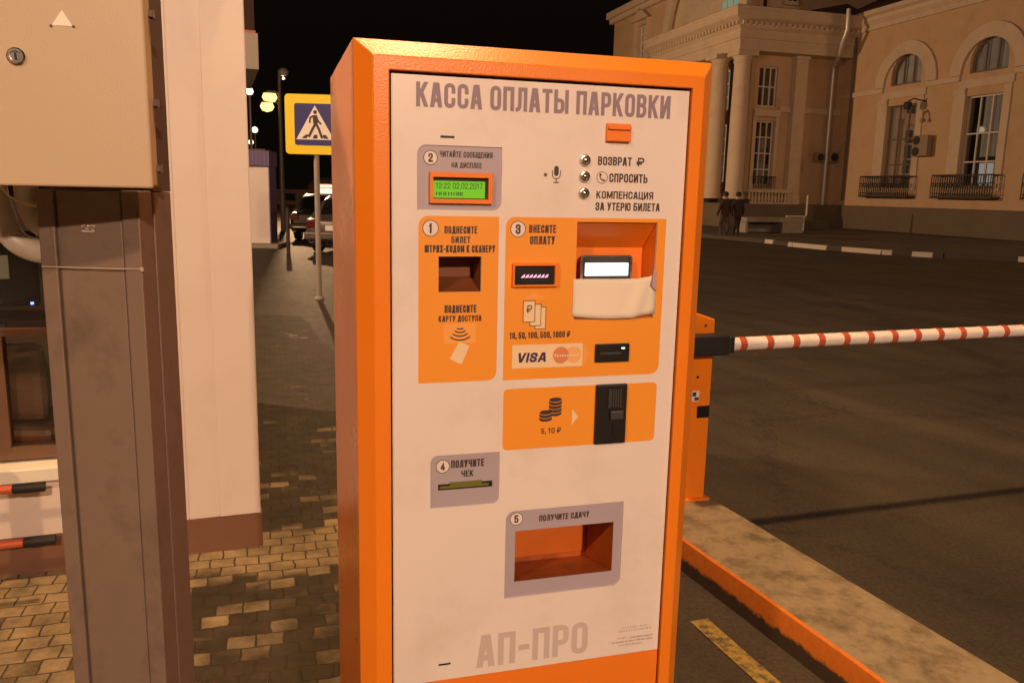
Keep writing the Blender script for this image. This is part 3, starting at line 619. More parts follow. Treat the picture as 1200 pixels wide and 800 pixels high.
mb = MB(); mb.box(-5.0, -3.55, 0.72, 0.897, 5.5, 5.82); mb.box(-5.0, -4.82, 0.80, 0.897, 1.98, 5.499); mb.box(-3.73, -3.55, 0.80, 0.897, 1.98, 5.499); mb.build('window_surround', 'trim', st)
mb = MB()
for i in range(14): x = -4.85 + 1.2 * i / 13; mb.box(x - .012, x + .012, 0.60, 0.62, 2.0, 2.55)
mb.box(-4.87, -3.63, 0.59, 0.63, 2.55, 2.60); mb.build('balcony_rail', 'iron', st)
mb = MB(); mb.box(-3.53, -0.02, 0.80, 0.897, 5.75, 6.02); mb.build('belt_course', 'trim', st)
mb = MB(); mb.box(-2.95, -2.30, 0.55, 0.897, 1.25, 8.3); mb.box(-3.02, -2.23, 0.48, 0.897, 8.301, 8.6); mb.box(-3.0, -2.25, 0.5, 0.897, 1.24, 1.7); mb.build('pilaster', 'trim', st)
def column(x, y, r):
    mb = MB(); n = 28
    prof = [(r * 1.22, 1.46), (r * 1.22, 1.56), (r * 1.12, 1.60), (r * 1.14, 1.70), (r * 1.0, 1.74), (r, 3.5), (r * .97, 5.5), (r * .9, 7.85), (r * 1.0, 7.9), (r * 1.0, 7.98), (r * .92, 8.0), (r * 1.06, 8.14), (r * 1.15, 8.2)]
    mb.lathe(prof, (x, y, 0), 'z', n); mb.box(x - r * 1.25, x + r * 1.25, y - r * 1.25, y + r * 1.25, 8.2, 8.42)
    c = mb.build('column', 'trim', st, smooth=True)
    mb = MB(); mb.box(x - r * 1.3, x + r * 1.3, y - r * 1.3, y + r * 1.3, 1.24, 1.459); mb.build('column_base', 'iron', c); return c
column(-5.98, 0.55, 0.43)
for y in (2.0, 4.6, 7.2): column(-6.35, y, 0.43)
mb = MB()   # entablature with dentils, turning the porch corner
prof = [(0.0, 8.43), (0.0, 8.95), (-0.06, 8.96), (-0.06, 9.35), (-0.22, 9.5), (-0.22, 9.65), (-0.55, 9.85), (-0.55, 10.1), (-0.62, 10.2), (-0.62, 10.28)]
def ent(o, z): return [(-0.02, 0.02 + o, z), (-6.75 + 0.25 + o, 0.02 + o, z), (-6.75 + 0.25 + o, 9.5, z)]
rows = [ent(o, z) for o, z in prof]
for r0, r1 in zip(rows, rows[1:]):
    for i in range(2): mb.quad(r0[i], r0[i + 1], r1[i + 1], r1[i])
mb.quad(rows[0][0], rows[0][1], (-5.6, 0.89, 8.43), (-0.02, 0.89, 8.43)); mb.quad(rows[0][1], rows[0][2], (-5.6, 9.5, 8.43), (-5.6, 0.89, 8.43))
for i in range(22): x = -6.6 + 0.3 * i; mb.box(x, x + 0.15, -0.34, -0.20, 9.51, 9.68)
for i in range(30): y = -0.2 + 0.32 * i; mb.box(-6.86, -6.70, y, y + 0.15, 9.51, 9.68)
mb.build('entablature', 'trim', st)
mb = MB(); mb.quad((-0.02, -0.62, 10.29), (-7.12, -0.62, 10.29), (-5.5, 2.6, 10.6), (0.5, 3.6, 12.4)); mb.quad((-7.12, -0.62, 10.29), (-7.12, 9.5, 10.29), (-5.5, 9.5, 10.6), (-5.5, 2.6, 10.6)); mb.build('porch_roof', 'roof', st)
mb = MB(); mb.box(-6.9, -0.12, 0.0, 0.88, 0.0, 1.239); mb.box(-6.9, -5.4, 0.881, 9.5, 0.0, 1.239); mb.build('porch_plinth', 'plinth', st)
mb = MB(); mb.box(-5.42, -2.97, 0.10, 0.32, 1.80, 1.95); mb.box(-5.42, -2.97, 0.10, 0.32, 1.24, 1.32)
for i in range(13):
    x = -5.32 + 2.25 * i / 12; mb.lathe([(0.05, 1.321), (0.045, 1.38), (0.075, 1.5), (0.045, 1.66), (0.055, 1.799)], (x, 0.21, 0), 'z', 10)
mb.build('balustrade', 'trim', st, smooth=True)
# main block behind the porch
mbh = MB()
mbh.sheet(rect(0.9, 17.6, 0, 13.0), [rect(2.2, 3.6, 5.9, 7.9), rect(2.2, 3.6, 2.3, 5.2), rect(12.35, 13.75, 9.9, 11.9), arch_poly(1.4, 9.2, 10.45, 10.5)], YZ, -5.6, -5.25)
mbh.quad((-5.6, 1.3, 9), (2, 1.3, 9), (2, 1.3, 14.4), (-5.6, 1.3, 14.4)); mbh.build('main_wall', 'stucco', st)
mb = MB(); mb.quad((-4.6, 1.0, 0), (-4.6, 17.6, 0), (-4.6, 17.6, 15), (-4.6, 1.0, 15)); mb.quad((-5.3, 17.5, 0), (4, 17.5, 0), (4, 17.5, 13), (-5.3, 17.5, 13)); mb.build('main_room', 'room', st)
mb = MB(); mb.box(-6.1, -5.0, 9.6, 17.9, 13.0, 13.4); mb.box(-5.9, -5.0, 9.7, 17.8, 12.7, 12.999); mb.build('main_cornice', 'trim', st)
mb = MB(); c = 5.3; mb.prism([(c + 4.55 * math.cos(PI * i / 30), 10.3 + 4.55 * math.sin(PI * i / 30)) for i in range(31)] + [(c + 3.85 * math.cos(PI * (30 - i) / 30), 10.3 + 3.85 * math.sin(PI * (30 - i) / 30)) for i in range(31)], lambda p, z, d: (d, p, z), -5.85, -5.602)
mb.build('great_archivolt', 'trim', st)
mb = MB(); grid_frame(mb, 1.6, 3.9, 10.75, 13.4, [1.6 + 2.3 * i / 4 for i in range(1, 4)], [11.4, 12.05, 12.7], -5.45, 0.08, 0.08); w = mb.build('great_arch_window', 'win_white', st)
mb = MB(); mb.quad((-5.41, 1.65, 10.8), (-5.41, 3.85, 10.8), (-5.41, 3.85, 13.35), (-5.41, 1.65, 13.35)); mb.build('pane', 'lit_green', w)
mb = MB(); mb.sheet(rect(1.3, 9.3, 10.4, 14.5), [rect(1.6, 3.9, 10.75, 13.4)], YZ, -5.42, -5.38); mb.build('niche_wall', 'trim', st)
for (a, b, z0, z1, nz, gl) in ((2.2, 3.6, 5.9, 7.9, 3, 'lit_green_dim'), (2.2, 3.6, 2.3, 5.2, 4, 'lit_green_dim'), (12.35, 13.75, 9.9, 11.9, 4, 'glass')):
    mb = MB(); grid_frame(mb, a + .01, b - .01, z0 + .01, z1 - .01, [a + (b - a) / 3, a + (b - a) * 2 / 3], [z0 + (z1 - z0) * k / nz for k in range(1, nz)], -5.4, 0.07, 0.08); w = mb.build('window', 'win_white', st)
    mb = MB(); mb.quad((-5.36, a, z0), (-5.36, b, z0), (-5.36, b, z1), (-5.36, a, z1)); mb.build('pane', gl, w)
mb = MB(); mb.prism([(11.8, 12.15), (14.3, 12.15), (13.05, 12.9)], lambda p, z, d: (d, p, z), -5.9, -5.603); mb.box(-5.75, -5.603, 12.0, 12.3, 9.7, 12.14); mb.box(-5.75, -5.603, 13.8, 14.1, 9.7, 12.14); mb.build('window_pediment', 'trim', st)
mb = MB(); mb.box(-3.55, -2.75, 1.1, 1.297, 10.9, 12.6)
w = mb.build('window_surround', 'trim', st)
mb = MB(); grid_frame(mb, -3.45, -2.85, 11.0, 12.5, [-3.15], [11.5, 12.0], 1.03, 0.05, 0.06, 'y'); w = mb.build('window', 'win_white', st)
mb = MB(); mb.quad((-3.45, 1.07, 11.0), (-2.85, 1.07, 11.0), (-2.85, 1.07, 12.5), (-3.45, 1.07, 12.5)); mb.build('pane', 'car_glass', w)
# rain pipes
mb = MB(); mb.tube([(-1.25, -0.76, 10.5), (-1.22, -0.76, 9.55), (-1.15, -0.40, 9.0), (-1.05, -0.16, 8.6), (-0.74, 0.68, 8.05), (-0.70, 0.72, 7.5), (-0.68, 0.72, 1.0), (-0.68, 0.55, 0.72)], 0.11, 12)
for z in (7.6, 5.6, 3.6, 1.8): mb.lathe([(0.125, z), (0.125, z + 0.06)], (-0.69, 0.72, 0), 'z', 12)
mb.build('rain_pipe', 'zinc', st, smooth=True)
mb = MB(); mb.tube([(-0.12, 0.1, 10.3), (-0.12, -0.05, 9.6), (-0.10, -0.05, 1.5)], 0.06, 10); mb.build('rain_pipe', 'win_dark', st, smooth=True)

# concrete bench-like slab, dark box and white rail by the porch
cb = thing('concrete_shelter', 'low concrete slab over a dark opening, standing on the sidewalk before the porch', 'shelter', (9.55, 34.3, 0.11), YAW)
mb = MB(); mb.box(0.0, 2.75, 0.0, 1.0, 0.43, 0.62); mb.build('slab', 'concrete', cb, bevel=0.02)
mb = MB(); mb.box(1.75, 2.72, 0.03, 0.97, 0.0, 0.429); mb.box(0.03, 0.14, 0.1, 0.97, 0.0, 0.429); mb.box(0.14, 1.75, 0.85, 0.95, 0.0, 0.429); mb.build('side_wall', 'concrete', cb)
pb = thing('planter_box', 'dark low planter box on the sidewalk below the rain pipe', 'planter', (13.0, 37.9, 0.11), YAW)
mb = MB(); mb.sheet(rect(0, 1.5, 0, 0.9), [rect(0.08, 1.42, 0.08, 0.82)], lambda a, b, d: (a, b, d), 0.42, 0.0); mb.build('box', 'kerb_dark', pb)
mb = MB(); mb.box(0.08, 1.42, 0.08, 0.82, 0.0, 0.33); mb.build('soil', 'gap', pb)
mb = MB(); mb.tube([(12.1, 37.2, 0.75), (13.05, 37.5, 0.75), (13.1, 37.52, 0.8), (13.1, 37.52, 1.7)], 0.04, 8); mb.tube([(12.15, 37.22, 0.11), (12.15, 37.22, 0.75)], 0.035, 8); mb.tube([(13.0, 37.48, 0.11), (13.0, 37.48, 0.75)], 0.035, 8)
tag(mb.build('white_rail', 'win_white', smooth=True), 'pale bent pipe rail standing at the foot of the porch near the rain pipe', 'rail')
# ------------------------------------------------------------------ two people in the dark by the columns
def person(label, loc, rz, coat, legs, step, bag):
    sk = [((0, 0, .90), .145, None), ((0, .01, 1.10), .15, 0), ((0, .0, 1.32), .165, 1), ((0, -.01, 1.44), .075, 2), ((0, -.02, 1.53), .085, 3), ((0, -.02, 1.63), .09, 4), ((0, -.02, 1.69), .05, 5)]
    for s in (-1, 1):
        n = len(sk)
        sk += [((s * .15, 0, 1.36), .085, 2), ((s * .24, .02 * s, 1.10), .06, n), ((s * .25, -.12 * s * step, .88), .045, n + 1), ((s * .25, -.14 * s * step, .80), .04, n + 2)]
        n = len(sk)
        sk += [((s * .09, 0, .82), .10, 0), ((s * .10, -.12 * s * step, .46), .075, n), ((s * .10, -.05 * s * step + .06 * step * (s > 0), .09), .05, n + 1), ((s * .10, -.05 * s * step - .13, .04), .045, n + 2)]
    me = bpy.data.meshes.new('tmp'); me.from_pydata([p for p, _, _ in sk], [(i, k[2]) for i, k in enumerate(sk) if k[2] is not None], [])
    o = bpy.data.objects.new('tmp', me); COL.objects.link(o)
    md = o.modifiers.new('skin', 'SKIN'); md.use_smooth_shade = True
    for i, k in enumerate(sk): me.skin_vertices[0].data[i].radius = (k[1], k[1] * (0.75 if i < 3 else 1))
    me.skin_vertices[0].data[0].use_root = True
    o.modifiers.new('sub', 'SUBSURF').levels = 1
    bpy.context.view_layer.update()
    ev = o.evaluated_get(bpy.context.evaluated_depsgraph_get()); nm = bpy.data.meshes.new_from_object(ev); bpy.data.objects.remove(o)
    for m in (coat, legs, 'skin', 'hair'): nm.materials.append(M[m])
    for p in nm.polygons:
        z = p.center.z; p.material_index = 2 if z > 1.47 or (z < .83 and abs(p.center.x) > .2) else (1 if z < .82 else 0); p.use_smooth = True
        if z < .09: p.material_index = 3
    b = bpy.data.objects.new('person', nm); COL.objects.link(b); b.location = loc; b.rotation_euler = (0, 0, rz); tag(b, label, 'person', 'people by the porch columns')
    mb = MB(); mb.lathe([(.02, 1.55), (.10, 1.58), (.112, 1.66), (.09, 1.72), (.02, 1.745)], (0, .0, 0), 'z', 14); mb.build('hair', 'hair', b, smooth=True)
    if bag:
        mb = MB(); mb.box(-.13, .13, .12, .27, 1.02, 1.42); tag(mb.build('backpack', 'wine_cloth', b, bevel=0.04), None)
    return b
person('person in a dark red jacket walking, left of the pair below the columns', (7.95, 31.6, 0), math.radians(200), 'wine_cloth', 'trousers', 1, False)
person('person in a black coat walking, right of the pair below the columns', (8.50, 31.9, 0), math.radians(185), 'dark_cloth', 'dark_cloth', -1, False)

# ================================================================== GUARD BOOTH
BYAW = math.radians(20); BX, BY = math.cos(BYAW), math.sin(BYAW)
bo = thing('guard_booth', 'white clad guard booth with brown skirting behind the brown post', 'booth', (-1.075, 3.389, 0), BYAW)
mb = MB(); mb.sheet(rect(-3.6, -0.2905, 0.16, 2.5), [rect(-2.5, -0.60, 0.46, 1.95)], XZ, 0.0, 0.09); mb.build('front_wall', 'booth_white', bo)
mb = MB(); mb.box(-0.29, 0.0, -0.006, 0.25, 0.16, 2.5); mb.build('corner_post', 'booth_white', bo, bevel=0.004)
mb = MB(); mb.box(-0.166, -0.004, -0.012, -0.0065, 0.162, 2.5); mb.build('corner_trim', 'booth_white', bo, bevel=0.002)
mb = MB(); mb.box(-3.6, 0.004, -0.012, 0.06, 0.0, 0.159); mb.box(-0.05, 0.004, 0.061, 2.6, 0.0, 0.159); mb.build('skirting', 'booth_brown', bo)
mb = MB(); mb.box(-0.09, -0.001, 0.251, 2.6, 0.16, 2.5); mb.build('side_wall', 'booth_white', bo)
mb = MB(); mb.box(-3.7, 0.0, -0.05, 2.7, 2.501, 2.6); mb.build('roof', 'roof', bo)
mb = MB(); mb.box(0.0, 0.115, 1.45, 2.4, 2.40, 2.62); fa = mb.build('side_fascia', 'gap', bo)
mb = MB(); mb.box(0.0, 0.13, 1.43, 2.42, 2.19, 2.38); mb.build('gutter_box', 'lamp_body', fa)
mb = MB(); mb.box(0.0, 0.12, 1.44, 2.41, 2.382, 2.396); mb.build('led_strip', 'red_led', fa)
mb = MB(); grid_frame(mb, -2.5, -0.60, 0.47, 1.95, [-1.6], [], 0.03, 0.05, 0.06, 'y'); mb.box(-2.45, -0.65, 0.02, 0.085, 0.965, 0.992); mb.box(-0.962, -0.925, 0.025, 0.085, 0.52, 0.964)
wi = mb.build('window', 'frame_brown', bo)
mb = MB(); mb.quad((-2.5, 0.06, 0.47), (-0.6, 0.06, 0.47), (-0.6, 0.06, 1.95), (-2.5, 0.06, 1.95)); mb.build('pane', 'booth_glass', wi)
mb = MB(); mb.box(-2.55, -0.55, -0.075, 0.028, 0.405, 0.462); mb.build('sill', 'sill_white', bo, bevel=0.006)
mb = MB(); mb.quad((-3.6, 1.6, 0), (-0.1, 1.6, 0), (-0.1, 1.6, 2.48), (-3.6, 1.6, 2.48)); mb.quad((-3.6, 0.1, 0.02), (-0.1, 0.1, 0.02), (-0.1, 1.6, 0.02), (-3.6, 1.6, 0.02)); mb.quad((-0.11, 0.25, 0), (-0.11, 1.6, 0), (-0.11, 1.6, 2.48), (-0.11, 0.25, 2.48)); mb.quad((-3.6, 0.1, 2.47), (-0.1, 0.1, 2.47), (-0.1, 1.6, 2.47), (-3.6, 1.6, 2.47)); mb.build('interior_wall', 'interior', bo)
mb = MB(); mb.box(-2.4, -0.3, 0.25, 0.95, 0.90, 0.94); mb.build('desk', 'frame_brown', bo)
def in_booth(a, b, z): return (-1.075 + a * BX - b * BY, 3.389 + a * BY + b * BX, z)
mo = thing('monitor', 'dark computer monitor with a blue lit edge on the desk behind the booth window', 'monitor', in_booth(-1.10, 0.45, 0.94), YAW + 0.25)
mb = MB(); mb.box(-0.24, 0.24, 0.0, 0.05, 0.08, 0.40); mb.build('case', 'black', mo, bevel=0.008)
mb = MB(); mb.quad((-0.22, -0.002, 0.10), (0.22, -0.002, 0.10), (0.22, -0.002, 0.38), (-0.22, -0.002, 0.38)); scn = mb.build('screen', 'car_glass', mo)
mb = MB(); mb.quad((0.12, -0.003, 0.345), (0.175, -0.003, 0.345), (0.175, -0.003, 0.362), (0.12, -0.003, 0.362)); mb.build('lit_patch', 'monitor_lit', scn)
mb = MB(); mb.quad((-0.05, -0.003, 0.20), (0.13, -0.003, 0.20), (0.13, -0.003, 0.30), (-0.05, -0.003, 0.30)); mb.build('lit_patch', 'tan_lit', scn)
mb = MB(); mb.box(-0.10, 0.10, -0.06, 0.10, 0.0, 0.015); mb.box(-0.03, 0.03, 0.02, 0.05, 0.015, 0.09); mb.build('stand', 'black', mo)
mb = MB(); mb.box(0.20, 0.212, -0.006, -0.001, 0.086, 0.096); mb.build('power_light', 'blue_led', mo)
ch = thing('office_chair', 'brown upholstered chair pushed up to the desk behind the booth window', 'chair', in_booth(-0.98, 0.62, 0), YAW + 2.9)
mb = MB(); mb.box(-0.22, 0.22, -0.22, 0.22, 0.42, 0.50); mb.build('seat', 'frame_brown', ch, bevel=0.03)
mb = MB(); mb.box(-0.21, 0.21, 0.18, 0.25, 0.54, 0.88); mb.build('backrest', 'frame_brown', ch, bevel=0.035)
mb = MB(); mb.tube([(0, 0, 0.06), (0, 0, 0.42)], 0.025, 10)
for k in range(5): mb.tube([(0, 0, 0.08), (0.25 * math.cos(k * 1.257), 0.25 * math.sin(k * 1.257), 0.045)], 0.018, 8)
mb.tube([(0, .2, .46), (0, .24, .6)], 0.02, 8); mb.build('base', 'black', ch)
# red and black barred rail before the booth
ra = thing('bar_rail', 'low rail of red bars with black rubber tips before the booth', 'rail', (-1.97, 2.83, 0), BYAW)
mb = MB(); mb.box(-0.035, 0.035, -0.035, 0.035, 0.0, 0.56); mb.build('upright', 'lamp_body', ra, bevel=0.006)
for z, l in ((0.452, 0.268), (0.243, 0.288)):
    mb = MB(); mb.tube([(-0.9, -0.05, z), (l - 0.105, -0.05, z)], 0.0155, 12); br_ = mb.build('bar', 'red_paint', ra, smooth=True)
    mb = MB(); mb.tube([(l - 0.105, -0.05, z), (l - 0.10, -0.05, z), (l, -0.05, z)], [0.0155, 0.0185, 0.0185], 12); mb.build('rubber_tip', 'rubber', br_, smooth=True)

# ================================================================== POST, BOX, HOSES
po = thing('duct_post', 'brown-grey sheet metal cable post at the left, in front of the booth', 'post', (-0.966, 1.70, 0), 0.0)
mb = MB(); mb.box(0.0, 0.201, 0.0, 0.147, 0.0, 1.534); mb.build('shaft', 'post', po, bevel=0.004)
for x0, x1 in ((-0.004, 0.030), (0.168, 0.2045)):
    mb = MB(); mb.box(x0, x1, -0.012, 0.05, 0.0, 1.536); mb.build('corner_strip', 'post', po, bevel=0.003)
mb = MB(); mb.box(0.034, 0.164, -0.0055, -0.0005, 0.0, 1.5335); mb.build('cover_plate', 'post', po, bevel=0.002)
mb = MB(); mb.box(0.19, 0.2045, 0.06, 0.148, 0.0, 1.5335); mb.build('side_lip', 'post', po, bevel=0.003)
mb = MB(); mb.box(-0.05, 0.2045, 0.06, 0.147, 1.5345, 2.15); mb.build('light_shade_plate', 'box_shade', po)  # plate added to stand for the shaded side of the control box
mb = MB()
for i in range(7): mb.box(0.082 + 0.004 * i, 0.084 + 0.0042 * i, -0.0066, -0.0056, 1.462 + 0.001 * (i % 3), 1.464 + 0.001 * (i % 2))
for i in range(8): mb.box(0.082 + 0.0033 * i, 0.0846 + 0.0033 * i, -0.0066, -0.0056, 1.4515, 1.4532)
mb.box(0.090, 0.096, -0.0066, -0.0056, 1.457, 1.4585); mb.box(0.103, 0.106, -0.0066, -0.0056, 1.4555, 1.457)
mb.build('worn_marking', 'tri_white', po)
bx = thing('control_box', 'beige grey metal control box with a round lock, mounted on the brown post', 'electrical box', (-0.666, 1.540, 0), math.radians(18))
mb = MB(); mb.box(-0.46, 0.0, 0.0, 0.018, 1.542, 2.15); mb.build('door', 'box_grey', bx, bevel=0.004)
mb = MB(); mb.box(-0.455, -0.004, 0.0185, 0.145, 1.546, 2.15); mb.build('case', 'box_grey', bx, bevel=0.003)
for z in (1.870, 1.705, 1.580):
    mb = MB(); mb.tube([(0.004, 0.135, z - 0.008), (0.004, 0.135, z + 0.008)], 0.007, 10); mb.box(-0.004, 0.004, 0.12, 0.15, z - 0.006, z + 0.006); mb.build('hinge', 'hinge', bx)
mb = MB(); mb.lathe([(0.0145, 0.0), (0.0145, -0.004), (0.012, -0.006), (0.009, -0.006), (0.009, -0.002), (0.002, -0.002)], (-0.2060, 0.0, 1.7605), 'y', 24); lk = mb.build('lock', 'steel', bx, smooth=True)
mb = MB(); mb.box(-0.2080, -0.2040, -0.0045, -0.0018, 1.7555, 1.7665); mb.build('keyhole', 'black', lk)
mb = MB(); T = [(-0.1480, 1.8155), (-0.1150, 1.8165), (-0.1305, 1.8420)]; mb.prism(T, XZ, -0.0012, -0.0002); st_ = mb.build('warning_sticker', 'tri_white', bx)
mb = MB(); disc(mb, -0.1489, 1.8145, 0.0025, -0.0014, 10); mb.build('sticker_corner', 'hinge', st_)
mb = MB(); disc(mb, -0.1138, 1.8160, 0.0025, -0.0014, 10); mb.build('sticker_corner', 'hinge', st_)
def corrugated(name, pts, r, label):
    P = [Vector(p) for p in pts]; fine = []
    for i in range(len(P) - 1):                                   # Catmull-Rom
        p0, p1, p2, p3 = P[max(i - 1, 0)], P[i], P[i + 1], P[min(i + 2, len(P) - 1)]
        for k in range(16):
            t = k / 16; fine.append(0.5 * ((2 * p1) + (p2 - p0) * t + (2 * p0 - 5 * p1 + 4 * p2 - p3) * t * t + (3 * p1 - p0 - 3 * p2 + p3) * t ** 3))
    fine.append(P[-1]); rs = [r * (1 + (0.022 if i % 2 else -0.015)) for i in range(len(fine))]
    mb = MB(); mb.tube(fine, rs, 18); return tag(mb.build(name, 'hose', smooth=True), label, 'hose')
corrugated('cable_hose', [(-1.02, 1.74, 1.62), (-1.018, 1.74, 1.545), (-1.018, 1.745, 1.50), (-1.000, 1.75, 1.462), (-0.955, 1.76, 1.455)], 0.0235, 'inner silver hose curving from the control box into the brown post')
corrugated('cable_hose', [(-1.09, 1.74, 1.56), (-1.078, 1.745, 1.49), (-1.060, 1.75, 1.432), (-1.015, 1.755, 1.405), (-0.955, 1.76, 1.402)], 0.0245, 'outer lower silver hose bending under the control box into the post')
mb = MB(); mb.tube([(-1.05, 1.70, 1.545), (-1.03, 1.695, 1.522), (-1.005, 1.69, 1.507), (-0.975, 1.69, 1.501), (-0.962, 1.695, 1.501)], 0.0022, 8)
tag(mb.build('earth_wire', 'wire', smooth=True), 'thin yellow wire hanging from the control box to the post', 'wire')
mb = MB(); mb.tube([(-0.968, 1.686, 1.379), (-0.9, 1.684, 1.3785), (-0.82, 1.684, 1.378), (-0.758, 1.686, 1.378)], 0.0014, 6); mb.lathe([(0.004, 0), (0.004, 0.008)], (-0.760, 1.682, 1.374), 'z', 10)
tag(mb.build('binding_wire', 'hose', smooth=True), 'thin pale wire tied across the front of the brown post', 'wire')

# ================================================================== PAY MACHINE
pm = thing('payment_machine', 'orange parking payment machine with a white instruction front', 'payment machine', (0.0558, 1.5722, 0), YAW)
Wd, TOP, CH, DP = 0.35, 1.8084, 0.0306, 0.594
OPL, OPR, OPT, OPB = -0.2905, 0.2955, 1.7545, 0.09
mb = MB()
o_ = [(-Wd, 0.04), (Wd, 0.04), (Wd, TOP), (-Wd, TOP)]; i_ = [(-Wd + CH, 0.04 + CH), (Wd - CH, 0.04 + CH), (Wd - CH, TOP - CH), (-Wd + CH, TOP - CH)]
h_ = [(OPL, OPB), (OPR, OPB), (OPR, OPT), (OPL, OPT)]
rings = [[XZ(a, b, DP) for a, b in o_], [XZ(a, b, CH) for a, b in o_], [XZ(a, b, 0.0) for a, b in i_], [XZ(a, b, 0.0) for a, b in h_], [XZ(a, b, 0.03) for a, b in h_]]
mb.loft(rings, cap=False); mb.bm.faces.new([mb.bm.verts.new(XZ(a, b, DP)) for a, b in o_])
mb.build('cabinet', 'orange', pm, bevel=0.0018)
mb = MB(); mb.box(-0.33, 0.33, 0.03, DP - 0.03, 0.0, 0.0395); mb.build('plinth', 'black', pm)
FD = 0.008
P2 = leaf_rect(-0.2405, -0.0825, 1.5150, 1.6300, 0.016); PC = leaf_rect(-0.2138, -0.0758, 0.9405, 1.0469, 0.014); P5 = leaf_rect(-0.0604, 0.1950, 0.7333, 0.9206, 0.018)
SCAN = rect(-0.2005, -0.1193, 1.3640, 1.4302); NICHE = rect(0.0695, 0.2390, 1.3060, 1.4965); TRAY = rect(-0.0398, 0.1757, 0.7664, 0.8766)
mb = MB(); mb.sheet(rect(-0.2868, 0.2922, 0.5712, 1.7495), [P2, PC, P5, SCAN, NICHE], XZ, FD, FD + 0.004); dr = mb.build('door', 'panel_white', pm)
mb = MB(); mb.sheet(h_, [rect(-0.2405, -0.0825, 1.5150, 1.6300), SCAN, NICHE, rect(-0.0398, 0.1757, 0.7300, 0.8766)], XZ, 0.028); mb.build('door_recess', 'gap', pm)
mb = MB(); mb.sheet(rect(-0.2868, 0.2922, 0.095, 0.5706), [], XZ, FD, FD + 0.004); mb.build('lower_door', 'orange_smooth', pm)
mb = MB(); mb.box(-0.1985, -0.1727, 0.0072, 0.0079, 1.6432, 1.6472); mb.build('lock_slot', 'black', dr)
mb = MB(); mb.box(-0.196, -0.171, 0.0072, 0.0079, 0.6042, 0.6078); mb.build('lock_slot', 'black', dr)
lettering('КАССА ОПЛАТЫ ПАРКОВКИ', -0.2425, 0.2530, 1.6955, 1.7382, 'ink_title', pm, 0.0075, 0.165, name='title_lettering')
lettering('АП-ПРО', -0.1168, 0.1262, 0.5870, 0.6590, 'ink_pale', pm, 0.0075, 0.17, name='maker_lettering')
mb = MB(); rnd = random.Random(3)       # small print too fine to read: rows of tiny marks
for z, x0, x1, hh in ((0.6075, 0.196, 0.213, .0045), (0.6060, 0.2235, 0.277, .0042), (0.5985, 0.182, 0.2785, .0042), (0.5905, 0.200, 0.253, .0038)):
    x = x0
    while x < x1:
        w = rnd.uniform(0.0011, 0.0020); mb.quad(XZ(x, z, .0076), XZ(x + w, z, .0076), XZ(x + w, z + hh * rnd.uniform(.6, 1), .0076), XZ(x, z + hh * rnd.uniform(.6, 1), .0076)); x += w + rnd.choice((.0006, .0007, .0009, .0022))
mb.build('small_print', 'ink_fine', pm)
mb = MB()
for z, x0, x1 in ((0.6300, .203, .262), (0.6225, .198, .272)):
    x = x0
    while x < x1:
        w = rnd.uniform(0.0018, 0.0032); mb.quad(XZ(x, z, .0076), XZ(x + w, z, .0076), XZ(x + w, z + .0048, .0076), XZ(x, z + .0048, .0076)); x += w + rnd.choice((.001, .0014, .003))
mb.build('worn_print', M['ink_pale'], pm)
def badge(parent, digit, cx, cz, r, d):
    mb = MB(); disc(mb, cx, cz, r + 0.0014, d + 0.0001); mb.build('badge_ring', 'ink', parent)
    mb = MB(); disc(mb, cx, cz, r, d); b = mb.build('number_badge', 'panel_white', parent)
    w = 0.36 if digit != '1' else 0.2
    lettering(digit, cx - r * w, cx + r * w, cz - r * 0.66, cz + r * 0.66, 'ink', parent, d - 0.0002, 0.2)
# step 2: display
PD = 0.0105
mb = MB(); mb.sheet(leaf_rect(-0.2425, -0.0805, 1.513, 1.632, 0.016), [], XZ, PD, PD + 0.002); p2 = mb.build('instruction_panel', 'mauve', pm)
badge(p2, '2', -0.2158, 1.6078, 0.0118, PD - 0.0003)
lettering([('ЧИТАЙТЕ СООБЩЕНИЯ', -0.1992, -0.1003, 1.6098, 1.6203), ('НА ДИСПЛЕЕ', -0.1771, -0.1203, 1.5912, 1.6010)], 0, 0, 0, 0, 'ink', p2, PD - 0.0004, 0.17)
ds = MB(); ds.sheet(rect(-0.2185, -0.1008, 1.5268, 1.5830), [rect(-0.2120, -0.1090, 1.5350, 1.5735)], XZ, 0.0010, PD - 0.0002); dsp = ds.build('display', 'orange_smooth', pm, bevel=0.0012)
mb = MB(); mb.box(-0.2120, -0.1090, 0.0098, 0.0104, 1.5350, 1.5735); mb.build('display_bezel', 'black', dsp)
mb = MB(); mb.quad(XZ(-0.2108, 1.5368, .0094), XZ(-0.1140, 1.5368, .0094), XZ(-0.1140, 1.5672, .0094), XZ(-0.2108, 1.5672, .0094)); mb.build('display_screen', 'green_lcd', dsp)
lettering('12:22 02.02.2017', -0.2060, -0.1185, 1.5535, 1.5640, 'lcd_ink', dsp, 0.0092, 0.13)
mb = MB(); rnd = random.Random(5); x = -0.206
while x < -0.158: mb.quad(XZ(x, 1.541, .0092), XZ(x + .0022, 1.541, .0092), XZ(x + .0022, 1.5475, .0092), XZ(x, 1.5475, .0092)); x += rnd.choice((.0032, .0034, .0052))
mb.build('display_second_row', 'lcd_ink', dsp)
